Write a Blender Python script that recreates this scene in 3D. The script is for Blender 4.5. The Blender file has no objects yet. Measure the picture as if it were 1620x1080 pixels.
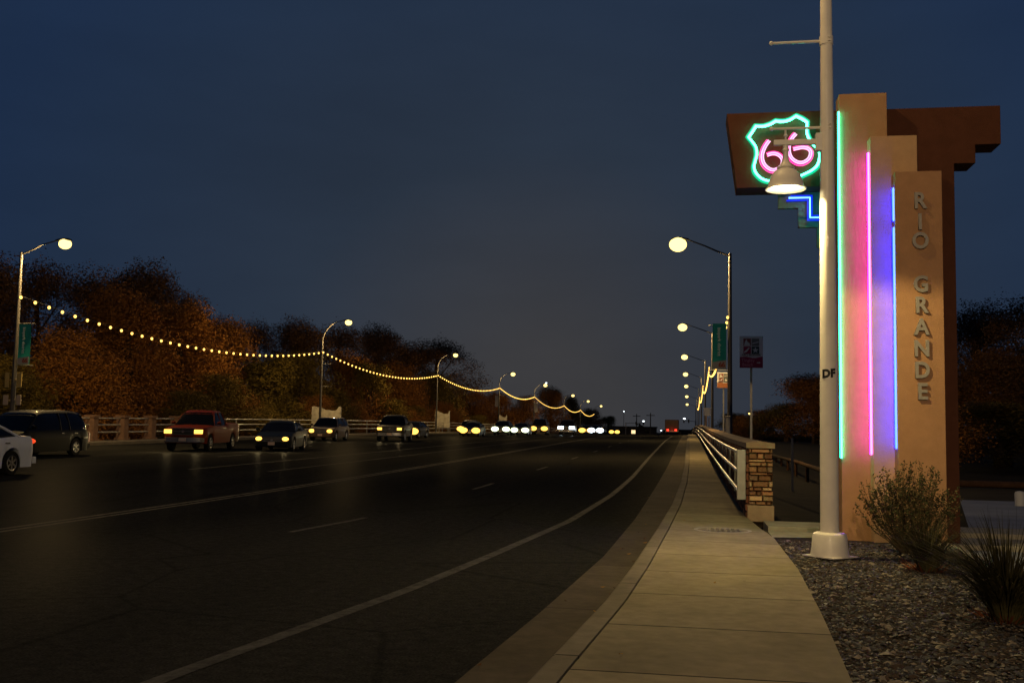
import bpy, bmesh, math, random
from mathutils import Vector, Matrix
R = math.radians
random.seed(7)
S = bpy.context.scene
COL = S.collection

# ------------------------------------------------------------------ camera
FPX = 1640.0; EYE = 1.5
RGT = Vector((0.98566433, 0.1676696, 0.01878139))
UPV = Vector((-0.00431496, -0.08623008, 0.99626591))
FWD = Vector((-0.16866303, 0.9820648, 0.08427043))
cam = bpy.data.cameras.new('camera'); cam.sensor_width = 36; cam.lens = 36 * FPX / 1620
cam.clip_start = 0.1; cam.clip_end = 8000
camo = bpy.data.objects.new('camera', cam); COL.objects.link(camo)
camo.matrix_world = Matrix(((RGT.x, UPV.x, -FWD.x, 0), (RGT.y, UPV.y, -FWD.y, 0), (RGT.z, UPV.z, -FWD.z, EYE), (0, 0, 0, 1)))
S.camera = camo

def ray(px, py): return RGT * (px - 810) + UPV * (540 - py) + FWD * FPX
def at(px, py, Y):                       # point of the sight line through a photo pixel at depth Y
    d = ray(px, py); k = Y / d.y
    return Vector((d.x * k, Y, EYE + d.z * k))
def atx(px, py, X):
    d = ray(px, py); k = X / d.x
    return Vector((X, d.y * k, EYE + d.z * k))

# ------------------------------------------------------------------ world, exposure
S.view_settings.view_transform = 'Standard'; S.view_settings.look = 'None'
S.view_settings.exposure = 0; S.view_settings.gamma = 1; S.view_settings.use_curve_mapping = False
W = bpy.data.worlds.new('World'); S.world = W; W.use_nodes = True
nt = W.node_tree; nt.nodes.clear()
wo = nt.nodes.new('ShaderNodeOutputWorld'); add = nt.nodes.new('ShaderNodeAddShader')
b1 = nt.nodes.new('ShaderNodeBackground'); b2 = nt.nodes.new('ShaderNodeBackground')
sky = nt.nodes.new('ShaderNodeTexSky'); sky.sky_type = 'NISHITA'; sky.sun_disc = False
sky.sun_elevation = R(-5); sky.sun_rotation = R(150); sky.dust_density = 2.0
nt.links.new(sky.outputs[0], b1.inputs[0]); b1.inputs[1].default_value = 0.02
tc = nt.nodes.new('ShaderNodeTexCoord'); sep = nt.nodes.new('ShaderNodeSeparateXYZ')
nt.links.new(tc.outputs['Generated'], sep.inputs[0])
ramp = nt.nodes.new('ShaderNodeValToRGB'); 
cr = ramp.color_ramp
dotn = nt.nodes.new('ShaderNodeVectorMath'); dotn.operation = 'DOT_PRODUCT'      # dusk glow over the end of the road, fading to blue away from it
dotn.inputs[1].default_value = (math.sin(R(-8)), math.cos(R(-8)), 0); nt.links.new(tc.outputs['Generated'], dotn.inputs[0])
acs = nt.nodes.new('ShaderNodeMath'); acs.operation = 'ARCCOSINE'; nt.links.new(dotn.outputs['Value'], acs.inputs[0])
nrm_ = nt.nodes.new('ShaderNodeMath'); nrm_.operation = 'DIVIDE'; nrm_.inputs[1].default_value = R(90); nt.links.new(acs.outputs[0], nrm_.inputs[0])
nt.links.new(nrm_.outputs[0], ramp.inputs[0])
cr.elements[0].position = 0.0; cr.elements[0].color = (.0470, .0460, .0485, 1)
cr.elements[1].position = 1.0; cr.elements[1].color = (.0060, .0150, .0380, 1)
for p, c in ((.05, (.0440, .0440, .0480, 1)), (.17, (.0222, .0330, .0530, 1)), (.30, (.0150, .0285, .0590, 1)), (.36, (.0118, .0255, .0610, 1)), (.60, (.0085, .0200, .0500, 1))):
    e = cr.elements.new(p); e.color = c
cl = nt.nodes.new('ShaderNodeTexNoise'); cl.inputs['Scale'].default_value = 2.2; cl.inputs['Detail'].default_value = 7; cl.inputs['Roughness'].default_value = .55
mpc = nt.nodes.new('ShaderNodeMapping'); mpc.inputs['Scale'].default_value = (1, 1, 3.2); nt.links.new(tc.outputs['Generated'], mpc.inputs[0]); nt.links.new(mpc.outputs[0], cl.inputs['Vector'])
mrc = nt.nodes.new('ShaderNodeMapRange'); mrc.inputs[1].default_value = .3; mrc.inputs[2].default_value = .7; mrc.inputs[3].default_value = .88; mrc.inputs[4].default_value = 1.12; nt.links.new(cl.outputs['Fac'], mrc.inputs[0])
scl = nt.nodes.new('ShaderNodeVectorMath'); scl.operation = 'SCALE'; nt.links.new(ramp.outputs[0], scl.inputs[0]); nt.links.new(mrc.outputs[0], scl.inputs['Scale'])
nt.links.new(scl.outputs[0], b2.inputs[0]); b2.inputs[1].default_value = 1.0
nt.links.new(b1.outputs[0], add.inputs[0]); nt.links.new(b2.outputs[0], add.inputs[1]); nt.links.new(add.outputs[0], wo.inputs[0])
S.cycles.use_denoising = True
S.cycles.use_light_tree = True
S.cycles.max_bounces = 5; S.cycles.diffuse_bounces = 2; S.cycles.glossy_bounces = 3; S.cycles.transmission_bounces = 3
S.cycles.transparent_max_bounces = 6; S.cycles.sample_clamp_indirect = 2.0; S.cycles.caustics_reflective = False; S.cycles.caustics_refractive = False

# ------------------------------------------------------------------ helpers
def tag(o, label=None, cat=None, group=None, kind=None):
    if label: o['label'] = label
    if cat: o['category'] = cat
    if group: o['group'] = group
    if kind: o['kind'] = kind
    return o
def empty(name, loc, label=None, cat=None, group=None, rz=0):
    o = bpy.data.objects.new(name, None); COL.objects.link(o); o.location = loc; o.rotation_euler = (0, 0, rz)
    o.empty_display_size = .2
    return tag(o, label, cat, group)

class MB:
    def __init__(s): s.v = []; s.f = []; s.m = []
    def add(s, vs, fs, mi=0):
        n = len(s.v); s.v += [tuple(v) for v in vs]
        for f in fs: s.f.append(tuple(i + n for i in f)); s.m.append(mi)
    def box(s, x0, x1, y0, y1, z0, z1, mi=0, M=None):
        vs = [Vector((x, y, z)) for z in (z0, z1) for y in (y0, y1) for x in (x0, x1)]
        if M: vs = [M @ v for v in vs]
        s.add(vs, [(0, 2, 3, 1), (4, 5, 7, 6), (0, 1, 5, 4), (2, 6, 7, 3), (0, 4, 6, 2), (1, 3, 7, 5)], mi)
    def prism(s, poly, y0, y1, mi=0):    # polygon of (x, z), counter-clockwise seen from -Y, extruded along Y
        n = len(poly)
        vs = [(x, y0, z) for x, z in poly] + [(x, y1, z) for x, z in poly]
        fs = [tuple(range(n)), tuple(range(2 * n - 1, n - 1, -1))]
        for i in range(n):
            j = (i + 1) % n; fs.append((j, i, i + n, j + n))
        s.add(vs, fs, mi)
    def tube(s, pts, r, n=6, mi=0, cap=True, closed=False):
        pts = [Vector(p) for p in pts]; N = len(pts)
        rs = r if isinstance(r, (list, tuple)) else [r] * N
        T = []
        for i in range(N):
            a = pts[(i - 1) % N] if closed else pts[max(0, i - 1)]; b = pts[(i + 1) % N] if closed else pts[min(N - 1, i + 1)]
            d = b - a; T.append(d.normalized() if d.length > 1e-9 else Vector((0, 0, 1)))
        u = T[0].orthogonal().normalized(); vs = []
        for i in range(N):
            u = (u - T[i] * u.dot(T[i]))
            u = u.normalized() if u.length > 1e-6 else T[i].orthogonal().normalized()
            w = T[i].cross(u)
            for k in range(n):
                a = 2 * math.pi * k / n
                vs.append(pts[i] + (u * math.cos(a) + w * math.sin(a)) * rs[i])
        fs = []
        for i in range(N if closed else N - 1):
            j = (i + 1) % N
            for k in range(n):
                k2 = (k + 1) % n; fs.append((i * n + k, i * n + k2, j * n + k2, j * n + k))
        if cap and not closed:
            fs.append(tuple(range(n - 1, -1, -1))); fs.append(tuple((N - 1) * n + k for k in range(n)))
        s.add(vs, fs, mi)
    def lathe(s, prof, c=(0, 0, 0), n=20, mi=0, M=None):   # profile of (r, z) turned about Z
        vs = []
        for r, z in prof:
            for k in range(n):
                a = 2 * math.pi * k / n; v = Vector((r * math.cos(a), r * math.sin(a), z))
                vs.append((M @ v if M else v) + Vector(c))
        fs = []
        for i in range(len(prof) - 1):
            for k in range(n):
                k2 = (k + 1) % n; fs.append((i * n + k, i * n + k2, (i + 1) * n + k2, (i + 1) * n + k))
        s.add(vs, fs, mi)
    def ball(s, c, r, mi=0, n=8, m=5):
        rx, ry, rz = r if isinstance(r, (tuple, list)) else (r, r, r)
        vs = [(c[0], c[1], c[2] - rz)]
        for i in range(1, m):
            t = math.pi * i / m
            for k in range(n):
                a = 2 * math.pi * k / n
                vs.append((c[0] + rx * math.sin(t) * math.cos(a), c[1] + ry * math.sin(t) * math.sin(a), c[2] - rz * math.cos(t)))
        vs.append((c[0], c[1], c[2] + rz)); L = len(vs) - 1; fs = []
        for k in range(n):
            k2 = (k + 1) % n
            fs.append((0, 1 + k2, 1 + k)); fs.append((L, L - n + k, L - n + k2))
            for i in range(m - 2):
                a = 1 + i * n; fs.append((a + k, a + k2, a + n + k2, a + n + k))
        s.add(vs, fs, mi)
    def mesh(s, name, mats, smooth=None, off=None):
        me = bpy.data.meshes.new(name)
        v = s.v if off is None else [(a - off[0], b - off[1], c - off[2]) for a, b, c in s.v]
        me.from_pydata(v, [], s.f); 
        for m in (mats if isinstance(mats, (list, tuple)) else [mats]): me.materials.append(m)
        me.polygons.foreach_set('material_index', s.m)
        if smooth is not None:
            me.polygons.foreach_set('use_smooth', [True] * len(s.f)); me.update()
            me.set_sharp_from_angle(angle=R(smooth))
        me.update(); return me
    def build(s, name, mats, parent=None, smooth=None, world=False, bevel=0):
        off = parent.location if (world and parent is not None) else None
        if world and parent is not None and parent.parent is not None: off = parent.parent.location + parent.location
        o = bpy.data.objects.new(name, s.mesh(name, mats, smooth, off)); COL.objects.link(o)
        if parent is not None: o.parent = parent
        if bevel:
            b = o.modifiers.new('bevel', 'BEVEL'); b.width = bevel; b.segments = 2; b.limit_method = 'ANGLE'
        return o

def text_mesh(txt, size, ext, name, spacing=1.0, bold=0.0, ax='CENTER'):
    cu = bpy.data.curves.new(name, 'FONT'); cu.body = txt; cu.size = size; cu.extrude = ext; cu.align_x = ax; cu.align_y = 'CENTER'
    cu.space_character = spacing; cu.offset = bold; cu.resolution_u = 4
    o = bpy.data.objects.new(name, cu); COL.objects.link(o)
    dg = bpy.context.evaluated_depsgraph_get(); dg.update()
    me = bpy.data.meshes.new_from_object(o.evaluated_get(dg)); me.name = name
    bpy.data.objects.remove(o); bpy.data.curves.remove(cu)
    return me
def text_obj(txt, size, ext, name, mat, parent, loc, rot=(R(90), 0, 0), **k):
    me = text_mesh(txt, size, ext, name, **k); me.materials.clear(); me.materials.append(mat)
    o = bpy.data.objects.new(name, me); COL.objects.link(o); o.parent = parent; o.location = loc; o.rotation_euler = rot
    return o
def add_text(mb, txt, size, c, mi=0, rot=0, spacing=1.0, bold=0.0, ext=.002):
    """flat lettering standing in the XZ plane, facing -Y, turned by rot within that plane"""
    me = text_mesh(txt, size, ext, 'lettering', spacing, bold)
    M = Matrix.Translation(c) @ Matrix.Rotation(R(90), 4, 'X') @ Matrix.Rotation(rot, 4, 'Z')
    mb.add([M @ v.co for v in me.vertices], [tuple(p.vertices) for p in me.polygons], mi)
    bpy.data.meshes.remove(me)

def mat(name, c, rough=.7, metal=0.0, noise=None, bump=None, emit=None, spec=None, c2=None, coat=0):
    if spec is None: spec = .5 if rough < .75 else .08
    m = bpy.data.materials.new(name); m.use_nodes = True; n = m.node_tree; p = n.nodes['Principled BSDF']
    p.inputs['Base Color'].default_value = (*c, 1); p.inputs['Roughness'].default_value = rough; p.inputs['Metallic'].default_value = metal
    p.inputs['Specular IOR Level'].default_value = spec
    if coat: p.inputs['Coat Weight'].default_value = coat; p.inputs['Coat Roughness'].default_value = .03
    if emit:
        p.inputs['Emission Color'].default_value = (*emit[0], 1); p.inputs['Emission Strength'].default_value = emit[1]
    if noise or bump:
        t = n.nodes.new('ShaderNodeTexCoord')
    if noise:
        sc, amt = noise
        x = n.nodes.new('ShaderNodeTexNoise'); x.inputs['Scale'].default_value = sc; x.inputs['Detail'].default_value = 6; x.inputs['Roughness'].default_value = .65
        n.links.new(t.outputs['Object'], x.inputs['Vector'])
        r = n.nodes.new('ShaderNodeValToRGB'); n.links.new(x.outputs['Fac'], r.inputs[0])
        r.color_ramp.elements[0].position = .32; r.color_ramp.elements[1].position = .68
        a = c2 or tuple(v * (1 - amt) for v in c); b = tuple(min(1, v * (1 + amt)) for v in c)
        r.color_ramp.elements[0].color = (*a, 1); r.color_ramp.elements[1].color = (*b, 1)
        n.links.new(r.outputs[0], p.inputs['Base Color'])
    if bump:
        sc, st = bump
        y = n.nodes.new('ShaderNodeTexNoise'); y.inputs['Scale'].default_value = sc; y.inputs['Detail'].default_value = 5
        n.links.new(t.outputs['Object'], y.inputs['Vector'])
        bp = n.nodes.new('ShaderNodeBump'); bp.inputs['Strength'].default_value = st; bp.inputs['Distance'].default_value = .02
        n.links.new(y.outputs['Fac'], bp.inputs['Height']); n.links.new(bp.outputs[0], p.inputs['Normal'])
    return m
def emis(name, c, s): return mat(name, (.02, .02, .02), .4, emit=(c, s))

# ------------------------------------------------------------------ ground shape
PROF = [(-400, 0), (10, 0), (22, .03), (36, .15), (56, .37), (82, .68), (120, 1.0), (160, 1.12), (215, 1.0), (267, .6), (309, .25), (355, -.1), (500, -.9), (1200, -1.6), (6000, -1.6)]
def prof(y):
    P = PROF
    if y <= P[0][0]: return P[0][1]
    for i in range(len(P) - 1):
        if y <= P[i + 1][0]:
            (x0, a), (x1, b) = P[i], P[i + 1]
            m0 = (b - P[i - 1][1]) / (x1 - P[i - 1][0]) if i else 0
            m1 = (P[i + 2][1] - a) / (P[i + 2][0] - x0) if i + 2 < len(P) else 0
            h = x1 - x0; t = (y - x0) / h
            return (2*t**3 - 3*t*t + 1) * a + (t**3 - 2*t*t + t) * h * m0 + (-2*t**3 + 3*t*t) * b + (t**3 - t*t) * h * m1
    return P[-1][1]
def gh(x, y): return prof(y) * (1 - .25 * min(1, max(0, -x / 25)))
def lerp(P, y):
    if y <= P[0][0]: return P[0][1]
    for (a, u), (b, v) in zip(P, P[1:]):
        if y <= b: return u + (v - u) * (y - a) / (b - a)
    return P[-1][1]
curb_x = lambda y: lerp([(-60, -1.25), (2, -.95), (5.6, -.86), (8.4, -.66), (10.7, -.56), (15.4, -.42), (20, -.30), (28, -.2), (40, -.15)], y)
gut_x = lambda y: lerp([(-60, -1.85), (2, -1.5), (6.1, -1.36), (8.6, -1.2), (12.6, -1.0), (18, -.9), (29, -.84), (40, -.8)], y)
edge_x = lambda y: lerp([(-60, -5), (0, -3.5), (5.7, -3.06), (9.4, -2.57), (12.2, -2.32), (17.2, -1.94), (24, -1.74), (32, -1.7), (50, -1.85), (90, -2.0)], y)
side_x = lambda y: lerp([(-60, .7), (3, .78), (6.06, .89), (8.3, 1.0), (10.9, 1.09), (14.2, 1.1), (15.6, 1.0), (17.0, .94), (17.6, .93)], y)
YS = [-60, -30, -10] + [i * .5 for i in range(0, 60)] + list(range(30, 130, 3)) + list(range(130, 420, 8)) + [450, 500, 560, 640, 800, 1000, 1300]
def strip(name, fx0, fx1, dz, m, y0=-60, y1=1300, nx=1, ys=None):
    mb = MB(); L = [y for y in (ys or YS) if y0 < y < y1]; L = [y0] + L + [y1]
    for y in L:
        for k in range(nx + 1):
            x = fx0(y) + (fx1(y) - fx0(y)) * k / nx; mb.v.append((x, y, gh(x, y) + dz))
    for i in range(len(L) - 1):
        for k in range(nx):
            a = i * (nx + 1) + k; mb.f.append((a, a + 1, a + nx + 2, a + nx + 1)); mb.m.append(0)
    o = mb.build(name, m, smooth=30); return tag(o, kind='structure')
C_ = lambda v: (lambda y: v)

# --- setting materials
def asphalt():
    m = mat('asphalt', (.013, .0125, .012), .7, spec=0); n = m.node_tree; p = n.nodes['Principled BSDF']
    t = n.nodes.new('ShaderNodeTexCoord')
    a = n.nodes.new('ShaderNodeTexNoise'); a.inputs['Scale'].default_value = .22; a.inputs['Detail'].default_value = 7
    mp = n.nodes.new('ShaderNodeMapping'); mp.inputs['Scale'].default_value = (1.6, .18, 1)
    n.links.new(t.outputs['Object'], mp.inputs[0]); n.links.new(mp.outputs[0], a.inputs['Vector'])
    b = n.nodes.new('ShaderNodeTexNoise'); b.inputs['Scale'].default_value = 55; b.inputs['Detail'].default_value = 3
    n.links.new(t.outputs['Object'], b.inputs['Vector'])
    r = n.nodes.new('ShaderNodeValToRGB'); n.links.new(a.outputs['Fac'], r.inputs[0])
    r.color_ramp.elements[0].position = .3; r.color_ramp.elements[0].color = (.0170, .0172, .0164, 1)
    r.color_ramp.elements[1].position = .7; r.color_ramp.elements[1].color = (.0300, .0292, .0268, 1)
    r2 = n.nodes.new('ShaderNodeValToRGB'); n.links.new(b.outputs['Fac'], r2.inputs[0])
    r2.color_ramp.elements[0].position = .3; r2.color_ramp.elements[0].color = (.55, .55, .55, 1)
    r2.color_ramp.elements[1].position = .75; r2.color_ramp.elements[1].color = (1.5, 1.5, 1.5, 1)
    mx = n.nodes.new('ShaderNodeMix'); mx.data_type = 'RGBA'; mx.blend_type = 'MULTIPLY'; mx.inputs[0].default_value = 1
    n.links.new(r.outputs[0], mx.inputs[6]); n.links.new(r2.outputs[0], mx.inputs[7]); c_ = n.nodes.new('ShaderNodeTexNoise'); c_.inputs['Scale'].default_value = 9; c_.inputs['Detail'].default_value = 10; c_.inputs['Roughness'].default_value = .8; n.links.new(t.outputs['Object'], c_.inputs['Vector'])
    r3 = n.nodes.new('ShaderNodeValToRGB'); n.links.new(c_.outputs['Fac'], r3.inputs[0]); r3.color_ramp.elements[0].position = .35; r3.color_ramp.elements[0].color = (.6, .6, .6, 1); r3.color_ramp.elements[1].position = .68; r3.color_ramp.elements[1].color = (1.5, 1.5, 1.5, 1)
    vr = n.nodes.new('ShaderNodeTexVoronoi'); vr.feature = 'DISTANCE_TO_EDGE'; vr.inputs['Scale'].default_value = .33; n.links.new(t.outputs['Object'], vr.inputs['Vector'])
    r4 = n.nodes.new('ShaderNodeValToRGB'); n.links.new(vr.outputs['Distance'], r4.inputs[0]); r4.color_ramp.elements[0].position = .004; r4.color_ramp.elements[0].color = (.35, .35, .35, 1); r4.color_ramp.elements[1].position = .010; r4.color_ramp.elements[1].color = (1, 1, 1, 1)
    m2 = n.nodes.new('ShaderNodeMix'); m2.data_type = 'RGBA'; m2.blend_type = 'MULTIPLY'; m2.inputs[0].default_value = 1; n.links.new(mx.outputs[2], m2.inputs[6]); n.links.new(r3.outputs[0], m2.inputs[7])
    m3 = n.nodes.new('ShaderNodeMix'); m3.data_type = 'RGBA'; m3.blend_type = 'MULTIPLY'; m3.inputs[0].default_value = .4; n.links.new(m2.outputs[2], m3.inputs[6]); n.links.new(r4.outputs[0], m3.inputs[7])
    n.links.new(m3.outputs[2], p.inputs['Base Color'])
    rr = n.nodes.new('ShaderNodeMapRange'); rr.inputs[3].default_value = .50; rr.inputs[4].default_value = .72
    n.links.new(a.outputs['Fac'], rr.inputs[0]); n.links.new(rr.outputs[0], p.inputs['Roughness'])
    bp = n.nodes.new('ShaderNodeBump'); bp.inputs['Strength'].default_value = .35; bp.inputs['Distance'].default_value = .01
    n.links.new(b.outputs['Fac'], bp.inputs['Height']); n.links.new(bp.outputs[0], p.inputs['Normal'])
    gl = n.nodes.new('ShaderNodeBsdfGlossy'); gl.inputs['Color'].default_value = (1, 1, 1, 1); n.links.new(rr.outputs[0], gl.inputs['Roughness']); n.links.new(bp.outputs[0], gl.inputs['Normal'])
    rr.inputs[3].default_value = .22; rr.inputs[4].default_value = .42
    ms = n.nodes.new('ShaderNodeMixShader'); ms.inputs[0].default_value = .0045; n.links.new(p.outputs[0], ms.inputs[1]); n.links.new(gl.outputs[0], ms.inputs[2])
    n.links.new(ms.outputs[0], n.nodes['Material Output'].inputs['Surface'])
    return m
def paving(name, c, joint, rnd, seam=.024):
    """concrete with saw-cut joints every `joint` metres along Y and slabs that differ a little"""
    m = mat(name, c, .9, noise=(1.3, .16), bump=(60, .25), spec=.05); n = m.node_tree; p = n.nodes['Principled BSDF']
    src = p.inputs['Base Color'].links[0].from_socket
    t = n.nodes.new('ShaderNodeTexCoord'); s = n.nodes.new('ShaderNodeSeparateXYZ'); n.links.new(t.outputs['Object'], s.inputs[0])
    wob = n.nodes.new('ShaderNodeTexNoise'); wob.inputs['Scale'].default_value = 3; n.links.new(t.outputs['Object'], wob.inputs['Vector'])
    def mth(op, a, b=None):
        q = n.nodes.new('ShaderNodeMath'); q.operation = op
        for i, v in enumerate((a, b)):
            if v is None: continue
            if isinstance(v, (int, float)): q.inputs[i].default_value = v
            else: n.links.new(v, q.inputs[i])
        return q.outputs[0]
    y = mth('ADD', s.outputs['Y'], mth('MULTIPLY', wob.outputs['Fac'], .02))
    y = mth('ADD', y, -.16)
    q = mth('DIVIDE', y, joint); fr = mth('FRACT', q); fl = mth('FLOOR', q)
    wn = n.nodes.new('ShaderNodeTexWhiteNoise'); wn.noise_dimensions = '1D'; n.links.new(fl, wn.inputs['W'])
    tint = mth('ADD', mth('MULTIPLY', wn.outputs['Value'], rnd), 1 - rnd / 2)
    line = mth('LESS_THAN', fr, seam / joint)
    k = mth('MULTIPLY', tint, mth('SUBTRACT', 1, mth('MULTIPLY', line, .82)))
    f2 = n.nodes.new('ShaderNodeTexNoise'); f2.inputs['Scale'].default_value = 9; f2.inputs['Detail'].default_value = 8; n.links.new(t.outputs['Object'], f2.inputs['Vector'])
    k = mth('MULTIPLY', k, mth('ADD', mth('MULTIPLY', f2.outputs['Fac'], .6), .70))
    vo = n.nodes.new('ShaderNodeTexVoronoi'); vo.inputs['Scale'].default_value = 2.6; n.links.new(t.outputs['Object'], vo.inputs['Vector'])
    spot = mth('LESS_THAN', vo.outputs['Distance'], .045); k = mth('MULTIPLY', k, mth('SUBTRACT', 1, mth('MULTIPLY', spot, .45)))
    f3 = n.nodes.new('ShaderNodeTexNoise'); f3.inputs['Scale'].default_value = .9; f3.inputs['Detail'].default_value = 9; f3.inputs['Roughness'].default_value = .7; n.links.new(t.outputs['Object'], f3.inputs['Vector'])
    k = mth('MULTIPLY', k, mth('ADD', mth('MULTIPLY', f3.outputs['Fac'], .7), .65))
    mx = n.nodes.new('ShaderNodeVectorMath'); mx.operation = 'SCALE'; n.links.new(src, mx.inputs[0]); n.links.new(k, mx.inputs['Scale'])
    n.links.new(mx.outputs[0], p.inputs['Base Color']); return m
def paint_line(name, c, keep):
    m = mat(name, c, .8, spec=.05); n = m.node_tree; p = n.nodes['Principled BSDF']
    t = n.nodes.new('ShaderNodeTexCoord'); x = n.nodes.new('ShaderNodeTexNoise'); x.inputs['Scale'].default_value = 5; x.inputs['Detail'].default_value = 9; x.inputs['Roughness'].default_value = .8
    n.links.new(t.outputs['Object'], x.inputs['Vector'])
    r = n.nodes.new('ShaderNodeValToRGB'); n.links.new(x.outputs['Fac'], r.inputs[0])
    r.color_ramp.elements[0].position = keep - .12; r.color_ramp.elements[0].color = (.018, .017, .016, 1)
    r.color_ramp.elements[1].position = keep + .12; r.color_ramp.elements[1].color = (*c, 1)
    n.links.new(r.outputs[0], p.inputs['Base Color']); return m

M_ASPH = asphalt()
M_SIDE = paving('sidewalk_concrete', (.25, .213, .138), 1.46, .22)
M_CURB = paving('curb_concrete', (.19, .165, .12), 3.1, .12)
M_GUT = paving('gutter_concrete', (.07, .058, .043), 2.9, .3, .014)
M_DIRT = mat('dry_soil', (.016, .0135, .011), .95, noise=(.7, .5), bump=(8, .6))
M_LINE = paint_line('worn_white_paint', (.085, .083, .078), .47)
M_LINEY = paint_line('worn_pale_paint', (.13, .12, .10), .46)
M_CONC = mat('plain_concrete', (.36, .33, .26), .85, noise=(4, .2), bump=(50, .3))

# --- ground sheet
mb = MB(); gx = [-4000, -900, -300, -120, -70, -50, -40, -34, -25, -15, -8, 0, 2, 6, 12, 25, 60, 150, 500, 4000]
gy = [-300, -60] + list(range(-20, 60, 6)) + list(range(60, 420, 15)) + [450, 520, 640, 900, 1400, 2600, 6000]
for y in gy:
    for x in gx:
        d = -.14
        if x < -34: d = -.25 - min(1.2, (-34 - x) * .06)
        if x > 2 and y > 22: d = -.14 - min(.8, (y - 22) * .03)
        mb.v.append((x, y, gh(x, y) + d))
nx = len(gx)
for i in range(len(gy) - 1):
    for k in range(nx - 1):
        a = i * nx + k; mb.f.append((a, a + 1, a + nx + 1, a + nx)); mb.m.append(0)
tag(mb.build('ground', M_DIRT, smooth=40), kind='structure')

strip('road', C_(-31.2), lambda y: gut_x(y), 0, M_ASPH, nx=8)
strip('gutter', gut_x, lambda y: curb_x(y) - .02, .006, M_GUT, ys=YS)
strip('sidewalk', lambda y: curb_x(y) + .17, side_x, .15, M_SIDE, nx=2)
# curb: a real step with a rounded nose
mb = MB(); L = [y for y in YS if y < 420]
PR = [(-.035, -.05), (-.02, .10), (0, .143), (.02, .152), (.155, .152), (.158, .05)]
for y in L:
    x0 = curb_x(y)
    for dx, dz in PR: mb.v.append((x0 + dx, y, gh(x0, y) + dz))
for i in range(len(L) - 1):
    for k in range(len(PR) - 1):
        a = i * len(PR) + k; mb.f.append((a, a + 1, a + len(PR) + 1, a + len(PR))); mb.m.append(0)
tag(mb.build('curb', M_CURB, smooth=50), kind='structure')
# far side kerb and pavement
mb = MB(); L = [y for y in YS if y < 420]
PR = [(0, -.05), (-.01, .15), (-2.2, .15), (-2.2, -.4)]
for y in L:
    for dx, dz in PR: mb.v.append((-31.15 + dx, y, gh(-31, y) + dz))
for i in range(len(L) - 1):
    for k in range(3):
        a = i * 4 + k; mb.f.append((a, a + 4, a + 5, a + 1)); mb.m.append(0)
tag(mb.build('far_sidewalk', mat('far_pavement', (.16, .14, .11), .85, noise=(2, .2))), kind='structure')
# painted lines
def line(mb, fx, w, y0, y1, dz=.004):
    L = [y0] + [y for y in YS if y0 < y < y1] + [y1]; n0 = len(mb.v)
    for y in L:
        x = fx(y); 
        for s_ in (-w / 2, w / 2): mb.v.append((x + s_, y, gh(x + s_, y) + dz))
    for i in range(len(L) - 1):
        a = n0 + 2 * i; mb.f.append((a, a + 1, a + 3, a + 2)); mb.m.append(0)
mb = MB(); line(mb, edge_x, .13, -30, 130)
dx_ = lambda y: lerp([(0, -6.2), (14.2, -5.5), (16.2, -5.25), (24, -5.1), (60, -5.1)], y)
for k in range(14): line(mb, dx_, .1, 14.0 + k * 10.6, 16.6 + k * 10.6)
for k in range(10): line(mb, C_(-19.0), .1, 40 + k * 11, 43 + k * 11)
for k in range(10): line(mb, C_(-22.6), .1, 44 + k * 11, 47 + k * 11)
line(mb, C_(-15.2), .12, 30, 150); line(mb, C_(-12.6), .1, 30, 120)
tag(mb.build('road_markings', M_LINE), kind='structure')
mb = MB(); line(mb, C_(-9.1), .09, -10, 140); line(mb, C_(-9.32), .09, -10, 140)
tag(mb.build('centre_line', M_LINEY), kind='structure')

# ------------------------------------------------------------------ shared object materials
M_GALV = mat('galvanised_steel', (.30, .29, .27), .5, .6, noise=(6, .15))
M_POLE = mat('grey_pole_paint', (.085, .078, .072), .5, .3, noise=(3, .12))
M_WPOLE = mat('cream_pole_paint', (.80, .75, .68), .42, 0, noise=(5, .06), bump=(18, .05), coat=.2)
M_DARK = mat('dark_metal', (.02, .02, .022), .5, .4)
M_LENS = emis('lamp_lens', (1, .72, .21), 3.0)
M_LENSFAR = emis('far_lamp_lens', (1, .74, .22), 2.6)
M_LENSW = emis('white_lamp_lens', (.85, .95, 1), 6)
M_BULB = emis('warm_bulb', (1, .56, .105), 3.4)
M_WIRE = mat('black_cable', (.015, .015, .015), .6)
WARM = (1, .66, .25)
def lamp(parent, loc, watts, col=WARM, size=.15, spot=None):
    l = bpy.data.lights.new('lamp_light', 'SPOT' if spot else 'POINT'); l.energy = watts; l.color = col; l.shadow_soft_size = size
    if spot: l.spot_size = R(spot); l.spot_blend = .03 if spot == 180 else .5
    o = bpy.data.objects.new('lamp_light', l); COL.objects.link(o); o.parent = parent; o.location = loc; return o

# ------------------------------------------------------------------ gateway sign
M_TAN = mat('tan_stucco', (.40, .225, .125), .9, noise=(7, .08), bump=(90, .35))
M_TANL = mat('pale_tan_stucco', (.50, .32, .185), .9, noise=(7, .07), bump=(90, .35))
M_BRN = mat('brown_stucco', (.095, .038, .024), .9, noise=(6, .1), bump=(90, .35))
M_BRN2 = mat('grey_brown_stucco', (.19, .18, .16), .9, noise=(6, .1), bump=(90, .3))
M_LETT = mat('brushed_letter_metal', (.27, .25, .235), .55, .2, noise=(20, .1))
N_GRN = emis('green_neon', (.05, 1, .50), 14)
N_GRNB = emis('green_neon_backing', (.0, .75, .33), 1.0)  # shield channel's lit look put in as its own emission
N_PNK = emis('pink_neon', (1, .035, .95), 19)
N_PNK2 = emis('magenta_glow_rim', (1, .02, .28), 2.2)  # backing emits the magenta rim instead of catching it from the tubes
N_PNKW = emis('pale_pink_neon', (1, .50, .85), 1.7)
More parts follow.
